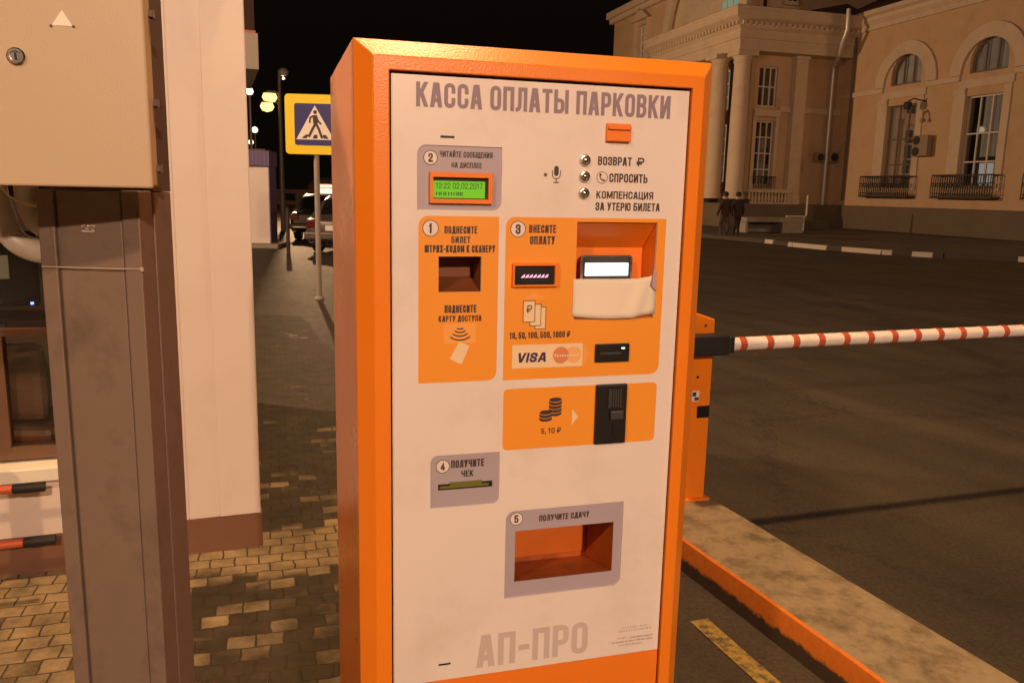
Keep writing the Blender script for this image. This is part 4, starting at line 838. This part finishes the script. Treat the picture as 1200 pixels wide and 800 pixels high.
# step 1: scanner panel
mb = MB(); mb.sheet(leaf_rect(-0.2380, -0.0862, 1.1918, 1.5040, 0.018), [SCAN], XZ, FD - 0.0007, FD - 0.00005); p1 = mb.build('instruction_panel', 'orange_print', pm)
T1 = FD - 0.0009
badge(p1, '1', -0.2158, 1.4816, 0.0138, T1)
lettering([('ПОДНЕСИТЕ', -0.1900, -0.1280, 1.4722, 1.4858), ('БИЛЕТ', -0.1768, -0.1410, 1.4548, 1.4672), ('ШТРИХ-КОДОМ К СКАНЕРУ', -0.2268, -0.0930, 1.4375, 1.4510), ('ПОДНЕСИТЕ', -0.1888, -0.1275, 1.3248, 1.3392), ('КАРТУ ДОСТУПА', -0.2000, -0.1172, 1.3080, 1.3195)], 0, 0, 0, 0, 'ink', p1, T1, 0.19)
mb = MB(); mb.quad(*[XZ(a, b, T1) for a, b in rect(-0.190, -0.128, 1.266, 1.304)]); mb.build('symbol_field', 'cream_dim', p1)
mb = MB()
for k, r in enumerate((0.010, 0.0165, 0.0235, 0.031)):
    ribbon(mb, arc(-0.1585, 1.3035, r, 232, 308, 10), 0.0026, False, XZ, T1 - 0.0002)
mb.build('wave_symbol', 'ink', p1)
mb = MB(); mb.quad(*[XZ(a, b, T1 - 0.0001) for a, b in ((-0.1602, 1.2698), (-0.1402, 1.2609), (-0.1552, 1.2250), (-0.1780, 1.2366))]); mb.build('card_symbol', 'cream', p1)
mb = MB()
def niche(mb, r, dep, dx0=0, dx1=0, dz0=0, dz1=0, y0=FD + 0.0041):
    (x0, z0), (x1, _), (_, z1), _ = r; B = [(x0 + dx0, z0 + dz0), (x1 - dx1, z0 + dz0), (x1 - dx1, z1 - dz1), (x0 + dx0, z1 - dz1)]
    fr = [XZ(a, b, y0) for a, b in r]; bk = [XZ(a, b, dep) for a, b in B]; mb.loft([fr, bk], cap=False); mb.quad(*bk); return mb
niche(mb, SCAN, 0.075, 0.004, 0.0, 0.022, 0.006); sca = mb.build('ticket_scanner', 'brown_inside', pm)
# step 3: payment panel
mb = MB(); mb.sheet(leaf_rect(-0.0728, 0.2575, 1.1908, 1.5040, 0.018), [NICHE], XZ, FD - 0.0007, FD - 0.00005); p3 = mb.build('instruction_panel', 'orange_print', pm)
badge(p3, '3', -0.0489, 1.4815, 0.0140, T1)
lettering([('ВНЕСИТЕ', -0.0272, 0.0270, 1.4745, 1.4898), ('ОПЛАТУ', -0.0250, 0.0252, 1.4530, 1.4688), ('10, 50, 100, 500, 1000 ₽', -0.0612, 0.0628, 1.2718, 1.2845)], 0, 0, 0, 0, 'ink', p3, T1, 0.19)
mb = MB(); mb.sheet(rect(-0.0595, 0.0322, 1.3725, 1.4180), [rect(-0.0550, 0.0250, 1.3765, 1.4125)], XZ, -0.001, FD - 0.0008); bn = mb.build('banknote_slot', 'orange_smooth', pm, bevel=0.0015)
mb = MB(); mb.box(-0.0550, 0.0250, 0.0060, 0.0072, 1.3765, 1.4125); mb.box(-0.045, 0.016, 0.0035, 0.0059, 1.3795, 1.3835); mb.build('slot_mouth', 'black', bn)
mb = MB()
for k in range(7): x = -0.0415 + 0.0078 * k; mb.prism([(x, 1.3895), (x + 0.0066, 1.3905), (x + 0.0082, 1.3965), (x + 0.0042, 1.3945)], XZ, 0.0048, 0.0058)
mb.build('slot_light', 'pink_led', bn)
mb = MB(); mb.bm.faces.new([mb.bm.verts.new(XZ(a, b, T1)) for a, b in ((-0.0347, 1.3490), (0.0111, 1.3490), (-0.0150, 1.3612))]); mb.build('arrow_symbol', 'cream_dim', p3)
nt = MB(); ln = MB()
for k, (x0, x1, z0, z1) in enumerate(((0.0, 0.0108 + 0.001, 1.2900, 1.3330), (-0.0210, -0.0010 + 0.002, 1.2965, 1.3385), (-0.0350, -0.0115, 1.3042, 1.3451))):
    d = T1 - 0.0003 * k
    if k == 0: x0, x1 = -0.0105, 0.0110
    nt.quad(*[XZ(a, b, d) for a, b in rect(x0, x1, z0, z1)]); ribbon(ln, rect(x0, x1, z0, z1), 0.0013, True, XZ, d - 0.00012)
write(ln, '₽', -0.0280, -0.0175, 1.3215, 0.0155, 0.13, T1 - 0.0009)
nt.build('banknote_symbol', 'cream', p3); ln.build('banknote_outline', 'ink', p3, weld=False)
mb = MB(); mb.quad(*[XZ(a, b, T1) for a, b in rect(-0.0552, 0.0905, 1.2130, 1.2595)]); card = mb.build('card_logo_field', 'cream', p3)
mb = MB(); mb.bm.faces.new([mb.bm.verts.new(XZ(a, b, T1)) for a, b in ((0.0925, 1.2145), (0.1040, 1.2362), (0.0925, 1.2575))]); mb.build('arrow_symbol', 'cream_dim', p3)
mb = MB(); mb.k = 0; write(mb, 'VISA', -0.0465, 0.0135, 1.2245, 0.0190, 0.24, T1 - 0.0002, shear=0.22, gap=0.06); mb.build('card_lettering', 'visa_blue', card, weld=False)
mb = MB(); disc(mb, 0.0712, 1.2368, 0.0168, T1 - 0.0002); mb.build('card_circle', 'mc_yellow', card)
mb = MB(); disc(mb, 0.0448, 1.2368, 0.0168, T1 - 0.0004); mb.build('card_circle', 'mc_red', card)
mb = MB(); x = 0.0315; rnd = random.Random(9)
for k in range(10): mb.quad(*[XZ(a, b, T1 - 0.0006) for a, b in rect(x, x + 0.0030, 1.2335, 1.2335 + (0.0062 if k in (0, 6) else 0.0045))]); x += 0.0053
mb.build('card_small_lettering', 'cream', card)
mb = MB(); niche(mb, NICHE, 0.066, 0.0, 0.0, 0.02, 0.053); nic = mb.build('terminal_niche', 'orange_smooth', pm)
te = thing('tmp', None, None); te.name = 'card_terminal'; te.parent = pm
mb = MB(); mb.box(0.0960, 0.2040, 0.046, 0.064, 1.318, 1.4280); mb.build('terminal_case', 'dark_grey', te, bevel=0.006)
mb = MB(); mb.sheet(leaf_rect(0.0945, 0.2055, 1.3165, 1.4295, 0.008, 'TL TR BL BR'), [rect(0.0990, 0.2010, 1.321, 1.4250)], XZ, 0.0445, 0.0475); mb.build('terminal_edge', 'steel', te)
mb = MB(); mb.box(0.1035, 0.1970, 0.0440, 0.0458, 1.3885, 1.4140); mb.build('terminal_screen', 'white_screen', te, bevel=0.001)
mb = MB()
for i in range(3):
    for j in range(4): mb.box(0.112 + .029 * i, 0.132 + .029 * i, 0.043, 0.0458, 1.323 + .0145 * j, 1.333 + .0145 * j)
mb.build('terminal_keys', 'lamp_body', te, bevel=0.001)
mb = MB(); mb.box(0.1157, 0.1885, 0.0005, 0.0072, 1.2200, 1.2570); cr = mb.build('card_reader', 'black', pm, bevel=0.002)
mb = MB(); mb.box(0.1245, 0.1700, -0.0006, 0.0003, 1.2360, 1.2405); mb.build('card_slit', 'dark_grey', cr)
mb = MB(); mb.box(0.1705, 0.1775, -0.0006, 0.0003, 1.2465, 1.2495); mb.build('reader_light', 'green_led', cr)
# coin panel
mb = MB(); mb.sheet(leaf_rect(-0.0708, 0.2560, 1.0490, 1.1730, 0.010, 'TL TR BL BR'), [], XZ, FD - 0.0007, FD - 0.00005); p4 = mb.build('instruction_panel', 'orange_print', pm)
mb = MB(); mb.box(0.1205, 0.1880, -0.001, 0.0072, 1.0500, 1.1745); cs = mb.build('coin_slot', 'black', pm, bevel=0.003)
mb = MB(); mb.box(0.150, 0.178, -0.010, -0.0011, 1.1020, 1.1215); mb.build('coin_lever', 'dark_grey', cs, bevel=0.003)
mb = MB()
for i in range(4): mb.box(0.150 + .0052 * i, 0.153 + .0052 * i, -0.0032, -0.0011, 1.128, 1.164)
mb.box(0.146, 0.149, -0.0040, -0.0011, 1.126, 1.166); mb.box(0.1705, 0.1735, -0.0040, -0.0011, 1.126, 1.166); mb.build('coin_guide', 'dark_grey', cs)
mb = MB(); mb.box(0.158, 0.172, -0.0028, -0.0011, 1.064, 1.098); mb.build('coin_reject', 'black', cs, bevel=0.001)
cd, cl = MB(), MB()
def coin_stack(cx, z0, n):
    for k in range(n):
        z = z0 + 0.0075 * k; dd = T1 - 0.0001 * k
        body = [(cx + .0135 * math.cos(t), z + .0052 * math.sin(t)) for t in [PI + PI * i / 12 for i in range(13)]] + [(cx + .0135 * math.cos(t), z + .0058 + .0052 * math.sin(t)) for t in [PI * i / 12 for i in range(13)]]
        cd.bm.faces.new([cd.bm.verts.new(XZ(a, b, dd)) for a, b in body])
        ribbon(cl, [(cx + .0135 * math.cos(t), z + .0062 + .0052 * math.sin(t)) for t in [PI + PI * i / 12 for i in range(13)]], 0.0011, False, XZ, dd - 0.00005)
coin_stack(0.0365, 1.1180, 4); coin_stack(0.0170, 1.1080, 2)
cd.build('coin_symbol', 'ink', p4, weld=False); cl.build('coin_outline', 'orange_print', p4, weld=False)
lettering('5, 10 ₽', 0.0083, 0.0500, 1.0780, 1.0895, 'ink', p4, T1, 0.18)
mb = MB(); mb.bm.faces.new([mb.bm.verts.new(XZ(a, b, T1)) for a, b in ((0.0725, 1.0925), (0.0862, 1.1095), (0.0725, 1.1255))]); mb.build('arrow_symbol', 'cream', p4)
# step 4: receipt
mb = MB(); mb.sheet(leaf_rect(-0.2160, -0.0738, 0.9385, 1.0490, 0.014), [], XZ, PD, PD + 0.002); pc = mb.build('instruction_panel', 'mauve', pm)
badge(pc, '4', -0.1895, 1.0240, 0.0125, PD - 0.0003)
lettering([('ПОЛУЧИТЕ', -0.1730, -0.1068, 1.0195, 1.0348), ('ЧЕК', -0.1525, -0.1282, 1.0000, 1.0130)], 0, 0, 0, 0, 'ink', pc, PD - 0.0004, 0.19)
mb = MB(); mb.box(-0.1985, -0.0900, 0.0085, 0.0104, 0.9765, 0.9885); rs = mb.build('receipt_slot', 'black', pm, bevel=0.0005)
mb = MB(); mb.box(-0.1955, -0.0980, 0.0062, 0.0084, 0.9800, 0.9845); mb.box(-0.1750, -0.1120, 0.0052, 0.0084, 0.9846, 0.9915)
m_, t_, b_ = new_mat('olive_plastic'); b_.inputs['Base Color'].default_value = (0.16, 0.17, 0.025, 1); b_.inputs['Roughness'].default_value = 0.4
mb.build('receipt_guide', m_, rs)
# step 5: change tray
mb = MB(); mb.sheet(leaf_rect(-0.0625, 0.1970, 0.7312, 0.9225, 0.018), [TRAY], XZ, PD, PD + 0.002); p5 = mb.build('instruction_panel', 'mauve', pm)
badge(p5, '5', -0.0377, 0.9025, 0.0125, PD - 0.0003)
lettering('ПОЛУЧИТЕ СДАЧУ', 0.0108, 0.1195, 0.8925, 0.9055, 'ink', p5, PD - 0.0004, 0.19)
mb = MB(); ribbon(mb, rect(-0.0405, 0.1764, 0.7657, 0.8773), 0.0022, True, lambda a, b, d: (a, d, b), PD - 0.0004); mb.build('tray_edge', 'mauve', p5)
mb = MB(); niche(mb, TRAY, 0.165, 0, 0, -0.033, 0, y0=PD + 0.0021); tr_ = mb.build('change_tray', 'orange_shade', pm)
mb = MB(); mb.box(-0.0385, 0.1745, 0.160, 0.1645, 0.748, 0.8755); mb.build('light_shade_plate', paint('lit_orange_plate', (0.62, 0.155, 0.014), 0.5, 0.12, 16), tr_)  # lighter plate: light on the tray's back wall put into its colour
# coin return flap, buttons, microphone
mb = MB(); mb.box(0.1205, 0.1708, 0.001, 0.0076, 1.6480, 1.6820); cf = mb.build('coin_return_flap', 'orange_smooth', pm, bevel=0.002)
mb = MB(); mb.box(0.1225, 0.1690, -0.004, 0.0009, 1.6705, 1.6760); mb.box(0.1225, 0.1690, -0.003, 0.0009, 1.6490, 1.6520); mb.build('flap_lip', 'orange_smooth', cf, bevel=0.001)
for z in (1.6122, 1.5820, 1.5507):
    mb = MB(); mb.lathe([(0.0108, 0.0075), (0.0108, 0.004), (0.0095, 0.002), (0.0075, 0.0015), (0.007, 0.003), (0.0062, 0.001), (0.004, -0.0015), (0.0012, -0.0025)], (0.0802, 0, z), 'y', 24)
    mb.build('call_button', 'steel', pm, smooth=True)
lettering([('ВОЗВРАТ', 0.1072, 0.1770, 1.6040, 1.6203), ('₽', 0.1885, 0.2035, 1.6040, 1.6203), ('СПРОСИТЬ', 0.1318, 0.2122, 1.5725, 1.5892), ('КОМПЕНСАЦИЯ', 0.1065, 0.2262, 1.5412, 1.5555), ('ЗА УТЕРЮ БИЛЕТА', 0.1056, 0.2415, 1.5185, 1.5340)], 0, 0, 0, 0, 'ink', pm, 0.0075, 0.18)
mb = MB(); ribbon(mb, [(0.117 + .0110 * math.cos(2 * PI * i / 28), 1.5810 + .0110 * math.sin(2 * PI * i / 28)) for i in range(28)], 0.0011, True, XZ, 0.0075)
ribbon(mb, [(0.1135, 1.5872), (0.1120, 1.5835), (0.1140, 1.5790), (0.1175, 1.5758), (0.1215, 1.5752)], 0.0022, False, XZ, 0.0074)
ribbon(mb, [(0.1122, 1.5882), (0.1150, 1.5845)], 0.0036, False, XZ, 0.0073); ribbon(mb, [(0.1192, 1.5768), (0.1225, 1.5745)], 0.0036, False, XZ, 0.0073); mb.build('phone_symbol', 'ink', pm, weld=False)
mb = MB(); mb.bm.faces.new([mb.bm.verts.new(XZ(a, b, 0.0075)) for a, b in leaf_rect(0.0195, 0.0285, 1.5815, 1.6000, 0.0044, 'TL TR BL BR')])
ribbon(mb, [(0.0160, 1.5920)] + arc(0.0240, 1.5840, 0.0078, 180, 360, 12) + [(0.0320, 1.5920)], 0.0016, False, XZ, 0.0074); ribbon(mb, [(0.0240, 1.5765), (0.0240, 1.5700)], 0.0016, False, XZ, 0.0073); ribbon(mb, [(0.0185, 1.5695), (0.0295, 1.5695)], 0.0018, False, XZ, 0.0072)
mb.build('microphone_symbol', 'ink', pm, weld=False)
mb = MB(); disc(mb, 0.0025, 1.5832, 0.0036, 0.0075, 14); mb.build('microphone_hole', 'booth_brown', pm)
# sheet of paper taped over the card terminal
def on_machine(x, y, z): return (0.0558 + x * UX - y * UY, 1.5722 + x * UY + y * UX, z)
pa = thing('paper_sheet', 'blank cream paper strip taped over the lower part of the card terminal', 'paper', on_machine(0.15, 0.0, 1.34), YAW)
mb = MB(); rows = []
for j in range(9):
    v = j / 8; row = []
    for i in range(17):
        u = i / 16; x = -0.0850 + 0.177 * u; bulge = 0.007 * math.sin(PI * min(1, u * 1.02)) * (0.4 + 0.6 * (1 - v)) + 0.006 * max(0, 1 - abs(u - 0.70 - 0.18 * v) / 0.10)
        zt = 0.0465 + 0.0075 * max(0, (u - .75) * 4) ; zb = -0.0270 - 0.0065 * math.sin(PI * u) + 0.003 * u
        row.append((x, 0.0055 - bulge + 0.004 * math.sin(u * 9) * v * 0.4, zb + (zt - zb) * v))
    rows.append(row)
mb.loft(rows, cap=False, closed=False); sh = mb.build('sheet', 'paper', pa, smooth=True)
md = sh.modifiers.new('thick', 'SOLIDIFY'); md.thickness = 0.0003
mb = MB(); mb.quad((0.078, -0.0040, 0.034), (0.0915, 0.0035, 0.020), (0.0905, 0.0045, 0.062), (0.0835, 0.001, 0.068)); mb.build('tape', 'glare_film', pa)

# ================================================================== BARRIER GATE
BA = math.radians(18.4)
bg_ = thing('barrier_gate', 'orange barrier gate cabinet with a long white boom banded in red', 'barrier', (0.932, 3.745, 0.128), BA)
mb = MB(); prof = [(-0.30, 0.0), (0.0, 0.0), (0.0, 0.868), (-0.10, 0.900), (-0.20, 0.900), (-0.30, 0.868)]
mb.prism(prof, lambda a, b, d: (a, d, b), 0.0, 0.32); mb.build('cabinet', 'orange', bg_, bevel=0.006)
mb = MB(); mb.box(-0.33, 0.02, -0.02, 0.345, -0.004, 0.012); mb.build('base_flange', 'orange', bg_, bevel=0.003)
mb = MB(); mb.box(-0.17, 0.030, -0.085, -0.0005, 0.715, 0.806); mb.box(0.0302, 0.062, -0.078, -0.010, 0.722, 0.798); mb.build('boom_clamp', 'rubber', bg_, bevel=0.006)
mb = MB(); mb.box(-0.068, -0.004, -0.006, -0.0005, 0.405, 0.462); mb.build('black_label', 'black', bg_, bevel=0.002)
mb = MB(); mb.box(-0.10, -0.062, -0.003, -0.0005, 0.485, 0.535); lb = mb.build('sticker', 'panel_white', bg_)
mb = MB(); mb.box(-0.086, -0.064, -0.0038, -0.0031, 0.49, 0.505); mb.box(-0.098, -0.078, -0.0038, -0.0031, 0.51, 0.53); mb.build('sticker_print', 'ink', lb)
mb = MB(); mb.lathe([(0.006, -0.003), (0.006, -0.0003)], (-0.075, 0, 0.60), 'y', 12); mb.lathe([(0.006, -0.003), (0.006, -0.0003)], (-0.05, 0, 0.84), 'y', 12); mb.build('screw', 'black', bg_)
mb = MB(); mb.tube([(0.06, -0.042, 0.757), (4.2, -0.042, 0.775)], [0.0312, 0.029], 28)
boom = mb.build('boom', 'boom_white', bg_, smooth=True)
for k in range(29):
    x = 0.115 + 0.1432 * k; z = 0.757 + (x - 0.06) * 0.018 / 4.14
    mb = MB(); mb.lathe([(0.0290, -0.018), (0.0325, -0.0172), (0.0336, -0.010), (0.0328, 0.0), (0.0336, 0.010), (0.0325, 0.0172), (0.0290, 0.018)], (x, -0.042, z), 'x', 28)
    mb.build('red_band', 'boom_red', boom, smooth=True)

# ================================================================== PEDESTRIAN SIGN
ps = thing('crossing_sign', 'yellow framed blue pedestrian crossing sign on a thin grey pole', 'sign', (-2.735, 11.53, 0), math.radians(4))
mb = MB(); mb.tube([(0.0, 0.04, 0.0), (0.0, 0.04, 2.75)], 0.038, 14); mb.lathe([(0.07, 0.0), (0.07, 0.02), (0.04, 0.05)], (0, 0.04, 0), 'z', 14); mb.build('pole', 'pole', ps, smooth=True)
mb = MB(); mb.prism(leaf_rect(-0.40, 0.40, 1.995, 2.785, 0.05, 'TL TR BL BR'), XZ, -0.02, 0.0); fr = mb.build('board', 'sign_yellow', ps)
mb = MB(); mb.prism(leaf_rect(-0.275, 0.275, 2.115, 2.665, 0.03, 'TL TR BL BR'), XZ, -0.0235, -0.0205); mb.build('blue_field', 'sign_blue', ps)
mb = MB(); mb.prism([(-0.255, 2.19), (0.255, 2.19), (0.0, 2.64)], XZ, -0.0265, -0.024); tri = mb.build('white_triangle', 'sign_white', ps)
mb = MB(); d = -0.0275
disc(mb, 0.004, 2.553, 0.026, d, 18)
def strk(p, t, dd=0): mb.k += 1; ribbon(mb, p, t, False, XZ, d - 0.0002 * (mb.k % 9))
strk([(0.0, 2.515), (0.006, 2.40)], 0.060); strk([(-0.01, 2.505), (-0.062, 2.48), (-0.072, 2.41)], 0.024); strk([(0.02, 2.49), (0.045, 2.43), (0.082, 2.395)], 0.024)
strk([(0.004, 2.40), (-0.035, 2.33), (-0.088, 2.225)], 0.032); strk([(0.014, 2.40), (0.050, 2.33), (0.085, 2.225), (0.104, 2.22)], 0.032)
for x in (-0.15, -0.0, 0.15): mb.k += 1; mb.quad(XZ(x - .035, 2.205, d - .0003), XZ(x + .03, 2.205, d - .0003), XZ(x + .03 - x * .25, 2.255, d - .0003), XZ(x - .015 - x * .25, 2.255, d - .0003))
mb.build('walking_figure', 'ink', ps, weld=False)
for z in (2.2, 2.6):
    mb = MB(); mb.box(-0.06, 0.06, 0.001, 0.085, z - 0.015, z + 0.015); mb.build('clamp', 'zinc', ps)

# ================================================================== FAR LEFT: kiosk, cars, lamps, far building, lit sign
ki = thing('kiosk', 'small white kiosk with a purple fascia beyond the booth', 'kiosk', (-6.24, 21.3, 0), math.radians(2))
mb = MB(); mb.box(-3.2, -0.03, 0.0, 0.62, 0.12, 2.06); mb.build('wall', 'booth_white', ki)
mb = MB(); mb.box(-0.028, 0.0, -0.02, 0.64, 0.121, 2.06); mb.build('corner_panel', 'purple', ki)
mb = MB(); mb.box(-3.3, 0.02, -0.10, 0.7, 2.061, 2.43)
for i in range(33): x = -3.3 + 0.1 * i; mb.box(x, x + .05, -0.115, -0.101, 2.08, 2.41)
mb.build('fascia', 'purple', ki)
mb = MB(); mb.box(-3.4, 0.25, -0.35, 1.0, 0.0, 0.119); mb.build('base_slab', 'concrete', ki, bevel=0.02)
mb = MB(); mb.box(-3.2, -0.1, 0.0, 0.6, 2.4305, 2.48); mb.build('roof', 'roof', ki)
def car(name, label, loc, rz, body, lights):
    c = thing(name, label, 'car', loc, rz)
    # x across, rear faces -y
    side = [(0.0, .32), (-.03, .55), (0.02, .80), (0.35, .88), (0.85, 1.28), (1.2, 1.36), (2.2, 1.33), (2.95, .92), (3.95, .80), (4.1, .55), (4.08, .28), (2.0, .22), (0.2, .24)]
    mb = MB(); rows = []
    for x, k in ((-.80, .965), (-.72, 1.0), (-.3, 1.01), (.3, 1.01), (.72, 1.0), (.80, .965)):
        rows.append([(x * (0.80 if z > 1.0 else (1.0 if z < .9 else .97)), y * 1.0 + (2.05 - y) * (1 - k), z * (1 if z < .9 else k)) for y, z in side])
    mb.loft(rows); mb.build('body', body, c, bevel=0.05, smooth=True)
    mb = MB(); mb.quad((-.55, .395, .915), (.55, .395, .915), (.52, .80, 1.245), (-.52, .80, 1.245)); 
    for p in list(mb.bm.verts): p.co.y -= .03; p.co.z += .02
    mb.build('rear_window', 'car_glass', c)
    for s in (-1, 1):
        mb = MB(); mb.quad((s * .795, .75, .92), (s * .795, 2.8, .92), (s * .665, 2.2, 1.28), (s * .665, 1.05, 1.30)); mb.build('side_window', 'car_glass', c)
        mb = MB(); mb.box(min(s * .55, s * .78), max(s * .55, s * .78), -.045, .06, .62, .78); mb.build('tail_lamp', 'tail_red', c, bevel=0.015)
        for y in (.75, 3.3):
            mb = MB(); mb.lathe([(.30, -.09), (.31, -.05), (.31, .05), (.30, .09)], (s * .72, y, .31), 'x', 24); w = mb.build('wheel', 'rubber', c, smooth=True)
            mb = MB(); mb.lathe([(.05, -.1), (.19, -.1), (.2, .1), (.05, .1)], (s * .72, y, .31), 'x', 18); mb.build('rim', 'zinc', w, smooth=True)
    mb = MB(); mb.box(-.82, .82, -.09, .10, .34, .52); mb.build('bumper', body, c, bevel=0.04)
    mb = MB(); mb.box(-.30, .30, -.075, -.05, .56, .68); mb.build('number_plate', 'plate_white', c)
    mb = MB(); mb.box(-.70, .70, -.102, -.085, .40, .425); mb.build('bumper_trim', 'chrome', c)
    return c
car('parked_car', 'pale parked car seen from behind, right of the sign pole', (-4.15, 19.6, 0), math.radians(-4), 'car_pale', True)
car('parked_car', 'dark parked car seen from behind, left of the sign pole', (-5.75, 24.3, 0), math.radians(3), 'car_dark', False)

def lamp_head(parent, x, y, z, rz, lit, s=1.0):
    mb = MB(); c, sn = math.cos(rz), math.sin(rz); L = lambda a, b, h: (x + a * c - b * sn, y + a * sn + b * c, z + h)
    mb.loft([[L(-.05 * s, -.05 * s, .03), L(-.05 * s, .05 * s, .03), L(-.05 * s, .05 * s, .12 * s), L(-.05 * s, -.05 * s, .12 * s)], [L(.2 * s, -.14 * s, .0), L(.2 * s, .14 * s, .0), L(.2 * s, .1 * s, .17 * s), L(.2 * s, -.1 * s, .17 * s)], [L(.65 * s, -.12 * s, .02), L(.65 * s, .12 * s, .02), L(.65 * s, .07 * s, .12 * s), L(.65 * s, -.07 * s, .12 * s)]])
    h = mb.build('lamp_housing', 'lamp_body', parent, bevel=0.01)
    mb = MB(); mb.lathe([(.01, -.13 * s), (.09 * s, -.10 * s), (.13 * s, -.03 * s), (.13 * s, .0)], L(.38 * s, 0, 0.01), 'z', 16); mb.build('lamp_glass', lit, h, smooth=True); return h
sl = thing('street_lamp', 'tall dark street lamp post with a bright lit double lamp, left of the crossing sign', 'street lamp', (-8.35, 30.0, 0))
mb = MB(); mb.tube([(0, 0, 0), (0, 0, 3), (0, 0, 5.45)], [0.09, 0.075, 0.06], 12); mb.tube([(0, 0, 4.35), (-.15, -.05, 4.5), (-.32, -.1, 4.62)], 0.03, 8); mb.tube([(0, 0, 5.4), (0.05, 0, 5.55), (.2, -.05, 5.6)], 0.03, 8); mb.build('pole', 'dark_pole', sl, smooth=True)
for z, x, r in ((4.62, -.32, .26), (4.30, -.42, .24)):
    mb = MB(); mb.lathe([(.02, -r * .72), (r * .7, -r * .52), (r, 0), (r * .8, r * .5), (.03, r * .7)], (x, -.12, z), 'z', 18); mb.build('lamp_glass', 'lamp_glow', sl, smooth=True)
    mb = MB(); mb.lathe([(r * .9, .13), (r * .6, .2), (.02, .24)], (x, -.12, z), 'z', 14); mb.tube([(x, -.12, z + .2), (x * .5, -.06, z + .22), (0, 0, z + .1)], 0.02, 6); mb.build('lamp_cap', 'lamp_body', sl, smooth=True)
mb = MB(); mb.lathe([(.02, -.1), (.15, -.06), (.19, .06), (.1, .16), (.02, .18)], (.16, -.05, 5.45), 'z', 14); hd = mb.build('camera_dome', 'lamp_body', sl, smooth=True)
mb = MB(); mb.lathe([(.01, -.05), (.05, -.03), (.05, .02)], (.18, -.1, 5.28), 'z', 10); mb.build('small_light', 'lamp_glow_far', hd, smooth=True)
for (x, y, z, lab) in ((-17.25, 55.0, 7.55, 'distant street lamp with a lit globe, highest of the three behind the kiosk'), (-21.0, 68.0, 6.0, 'distant street lamp with a lit globe, middle of the three behind the kiosk'), (-24.8, 79.0, 5.6, 'distant street lamp with a lit globe, lowest of the three behind the kiosk')):
    o = thing('street_lamp', lab, 'street lamp', (x, y, 0), 0, 'distant street lamps')
    mb = MB(); mb.tube([(0, 0, 0), (0, 0, z - .2)], 0.09, 8); mb.build('pole', 'dark_pole', o, smooth=True)
    mb = MB(); r = .26; mb.lathe([(.02, -r), (r * .75, -r * .65), (r, 0), (r * .75, r * .65), (.02, r)], (0, 0, z), 'z', 14); mb.build('lamp_glass', 'lamp_glow_far', o, smooth=True)
# the street lamps that light the machine and the road (outside the frame; left, side, right added as fill)
def cobra(label, head, base):
    dx, dy = head[0] - base[0], head[1] - base[1]; L = math.hypot(dx, dy); a = math.atan2(dy, dx)
    o = thing('street_lamp', label, 'street lamp', (base[0], base[1], 0), a); h = head[2]
    mb = MB(); mb.tube([(0, 0, 0), (0, 0, h * .5), (0, 0, h - .3)], [.11, .09, .07], 14); mb.tube([(0, 0, h - .35), (.15 * L, 0, h + .05), (.5 * L, 0, h + .22), (L - .3, 0, h + .22)], 0.04, 10); mb.build('pole', 'pole', o, smooth=True)
    lamp_head(o, L - .38, 0, h + .22, 0, 'lamp_glow'); return o
cobra('tall street lamp behind the place the photo was taken from', LAMP_FRONT, (5.2, -9.2))
cobra('added unseen street lamp behind the guard booth, lighting the kiosk and sign', FILL_LEFT, (-11.9, 9.0))
cobra('tall street lamp on the pavement left of the camera position', FILL_SIDE, (-5.2, -6.6))
cobra('tall street lamp with a long arm reaching over the barrier', LAMP_OVER, (4.6, 4.9))
cobra('added unseen street lamp right of the station, lighting its near end and the road', FILL_RIGHT, (28.2, 12.2))
sg = thing('light_box_sign', 'lit white light box sign beyond the parked cars', 'sign', (-9.05, 40.2, 0), 0.0)
mb = MB(); mb.box(-.55, .95, 0.0, .25, .95, 1.72); mb.build('case', 'lamp_body', sg)
mb = MB(); mb.box(-.5, .9, -.02, -.001, 1.0, 1.52); mb.box(-.5, .9, -.02, -.001, 1.58, 1.68); mb.build('lit_face', 'billboard', sg)
mb = MB(); mb.tube([(-.3, .12, 0), (-.3, .12, .95)], .05, 8); mb.tube([(.7, .12, 0), (.7, .12, .95)], .05, 8); mb.build('leg', 'dark_pole', sg)
fb = thing('far_building', 'low dim building with a domed middle in the dark beyond the cars', 'building', (-18.5, 75.0, 0), 0.05)
mb = MB(); mb.box(-7, 9, 0, 6, 0, 1.35); mb.lathe([(1.6, 1.35), (1.6, 1.7), (1.2, 2.2), (.5, 2.45), (.02, 2.5)], (1.2, 1.5, 0), 'z', 20); mb.build('wall', 'far_wall', fb)
mb = MB()
for i in range(7): mb.box(-6.4 + 2.1 * i, -5.4 + 2.1 * i, -.05, -.001, .35, 1.0)
mb.build('window', 'car_glass', fb)
bp_ = MB(); bp_.tube([(-5.35, 19.6, 0), (-5.35, 19.6, 1.02)], 0.045, 10); bp_.lathe([(.045, 1.02), (.05, 1.05), (.02, 1.09)], (-5.35, 19.6, 0), 'z', 10)
tag(bp_.build('bollard', 'dark_pole', smooth=True), 'dark bollard at the corner of the white kiosk', 'bollard')
